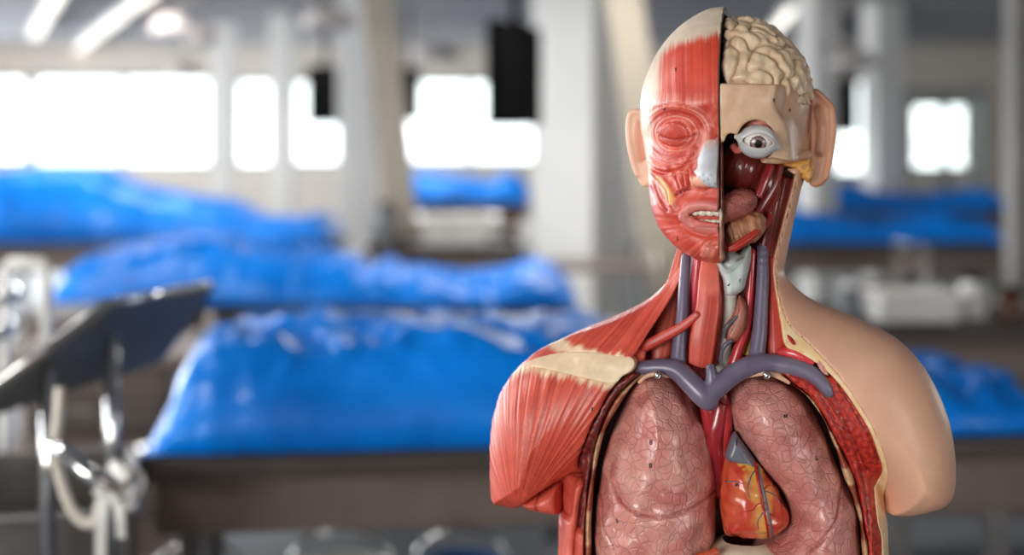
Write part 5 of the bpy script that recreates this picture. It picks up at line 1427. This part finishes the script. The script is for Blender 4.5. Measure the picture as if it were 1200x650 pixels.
nrm = (q[1] - q[0]).cross(q[2] - q[0]).normalized()
MB().prism(q, lambda p: sink_inv @ (p + nrm * .012), lambda p: sink_inv @ (p - nrm * .012)).build('splash_panel', plain('slate_steel', (104, 104, 102), .5, 0), sink)
MB().tube([sink_inv @ (p + nrm * .0) for p in (q[0], q[1], q[2])], .007, 8).build('panel_edge', mchr, sink)
for px, d in ((131, 2.62), (56, 2.5)):
    a = W(px, 392 if px > 100 else 425, d); MB().tube([sink_inv @ a, sink_inv @ Vector((a.x, a.y, .82))], .013, 12).build('panel_support', mchr, sink)
# tap frame rising behind the sink
tf = W(30, 400, 3.3); r = empty('tap_stand', (tf.x, tf.y, .0), 0, 'chrome pipe stand with taps behind the sink panel', 'tap'); bpy.context.view_layer.update(); inv = r.matrix_world.inverted()
MB().tube([inv @ Vector((W(55, 310, 3.3).x, 3.3, 0)), inv @ W(55, 318, 3.3), inv @ W(50, 308, 3.3), inv @ W(12, 308, 3.3), inv @ W(6, 316, 3.3), inv @ Vector((W(6, 310, 3.3).x, 3.3, 0))], .014, 12).build('pipe', mwht, r)
for px, py in ((8, 345), (4, 385)):
    MB().lathe(inv @ W(px, py, 3.27), [(0, -.03), (.022, -.028), (.026, 0), (.022, .028), (0, .03)], 18, 'Y').build('valve_knob', mchr, r)
# spray hose with a chrome lever, hung on the sink's front
h0 = W(95, 545, 2.2); r = empty('spray_hose', (h0.x, h0.y, h0.z), 0, 'cream spray hose with a bright chrome lever hanging by the sink', 'hose'); bpy.context.view_layer.update(); inv = r.matrix_world.inverted()
hose = [(70, 455, 2.32), (69, 480, 2.3), (66, 505, 2.24), (64, 525, 2.2), (68, 548, 2.2), (74, 570, 2.2), (82, 592, 2.2), (95, 610, 2.2), (110, 613, 2.2), (116, 598, 2.2), (118, 585, 2.2)]
MB().tube([inv @ Vector(tuple(p)) for p in spline([W(*h) for h in hose], 5)], .0085, 12).build('hose_line', plain('cream_hose', (206, 198, 184), .4), r)
MB().tube([inv @ W(62, 522, 2.19), inv @ W(76, 530, 2.17), inv @ W(100, 552, 2.16), inv @ W(138, 576, 2.15)], [.011, .014, .013, .012], 14).build('lever', mchr, r)
MB().tube([inv @ W(138, 576, 2.16), inv @ W(150, 560, 2.18), inv @ W(132, 545, 2.2)], [.012, .013, .01], 12).build('spray_head', mwht, r)
h1 = W(120, 580, 2.16); r = empty('hanging_strap', (h1.x, h1.y, h1.z), 0, 'white cloth strap hanging from the chrome lever', 'strap'); bpy.context.view_layer.update(); inv = r.matrix_world.inverted()
cs = MB()
def ribbon(mb, pts, w):
    P_ = [inv @ W(*p) for p in pts]
    P_ = [Vector(tuple(v)) for v in spline(P_, 5)]
    for i in range(len(P_) - 1):
        c = (P_[i] + P_[i + 1]) / 2; t = (P_[i + 1] - P_[i]); Ln = t.length; t.normalize()
        x = Vector((0, 1, 0)).cross(t).normalized(); M = Matrix((x, Vector((0, 1, 0)), t)).transposed()
        mb.box(c, (w, .004, Ln * 1.08), 0, 0, M)
ribbon(cs, [(112, 572, 2.14), (120, 584, 2.14), (119, 610, 2.14), (118, 640, 2.15), (119, 680, 2.16)], .016); cs.build('long_end', mwht, r)
cs = MB(); ribbon(cs, [(126, 578, 2.14), (138, 592, 2.14), (141, 612, 2.14), (142, 630, 2.15)], .014); cs.build('short_end', mwht, r)
cs = MB(); ribbon(cs, [(150, 545, 2.2), (166, 560, 2.2), (160, 580, 2.2), (140, 596, 2.2)], .012); cs.build('loop', mwht, r)
# ---- the stand the torso model is placed on ---------------------------------------------------
r = empty('display_table', (TX, TY + .02, 0), ALPHA, 'table carrying the anatomical torso model', 'table')
MB().box((0, 0, TABLE_Z - .0155), (.9, .62, .03), 0, .006).build('tabletop', mst, r)
for sx in (-1, 1):
    for sy in (-1, 1): MB().box((sx * .4, sy * .26, (TABLE_Z - .03) / 2), (.045, .045, TABLE_Z - .03), 0, .004).build('leg', mdk, r)

# ================================================================== LIGHT, SKY, CAMERA
wd = bpy.data.worlds.new('overcast_sky'); scene.world = wd; wd.use_nodes = True
bgn = wd.node_tree.nodes['Background']; bgn.inputs[0].default_value = (.93, .97, 1.0, 1); bgn.inputs[1].default_value = 4.0
def area(name, loc, target, sx, sy, power, col=(1, 1, 1)):
    l = bpy.data.lights.new(name, 'AREA'); l.shape = 'RECTANGLE'; l.size = sx; l.size_y = sy; l.energy = power; l.color = col
    o = bpy.data.objects.new(name, l); COL.objects.link(o); o.location = loc
    o.rotation_euler = (Vector(target) - Vector(loc)).to_track_quat('-Z', 'Y').to_euler()
    return o
# daylight at the window openings, plus added key and fill behind the camera
for (y0, y1, z0, z1) in lops: area('window_and_added_light', (LEFT + .13, (y0 + y1) / 2, (z0 + z1) / 2), (LEFT + 3, (y0 + y1) / 2, (z0 + z1) / 2 - .5), y1 - y0, z1 - z0, 70 if y0 < 1 else (140 if y0 < 5 else 250), (.95, .98, 1))
area('window_and_added_light', (-3.15, BACK + .13, 1.7), (-2.4, 1.0, 1.6), 2.9, 1.5, 190, (1, .97, .93))  # key area light added in an unseen window behind the camera
area('window_and_added_light', (RIGHT - .13, 9.5, 1.7), (3, 5, 1.3), 3.0, 1.35, 45, (.95, .98, 1))
area('window_and_added_light', (4.0, BACK + .13, 1.65), (1, 3, 1.0), 2.0, 1.4, 60, (1, .98, .95))  # fill added in the other unseen window to raise the ambient light
for o in ops[:5]: area('window_and_added_light', ((o[0] + o[1]) / 2, FAR - .12, (o[2] + o[3]) / 2), ((o[0] + o[1]) / 2, FAR - 3, .9), o[1] - o[0], o[3] - o[2], 60 * (o[1] - o[0]), (.95, .98, 1))
for lx, ly in ((-2.2, 1.9), (-2.5, 4.5), (-2.5, 8.5), (.5, 6.5), (-1, 12.5)):  # fill lights added under the ceiling, away from the modelled lamps
    area('ceiling_fill_light', (lx, ly, CEIL - .12), (lx, ly, 0), 1.4, .3, 45, (1, .97, .92))

cam = bpy.data.cameras.new('camera'); co = bpy.data.objects.new('camera', cam); COL.objects.link(co)
co.location = (0, 0, CAMZ); co.rotation_euler = (math.pi / 2, 0, 0)
cam.sensor_width = 36; cam.lens = 36 * FPX / 1200
cam.shift_y = -(325 - HY) / 1200
cam.clip_start = .05; cam.clip_end = 200
cam.dof.use_dof = True; cam.dof.focus_distance = 1.27; cam.dof.aperture_fstop = 2.3
scene.camera = co
vs = scene.view_settings
vs.view_transform = 'Standard'; vs.look = 'None'; vs.exposure = 0.0; vs.gamma = 1.0; vs.use_curve_mapping = False
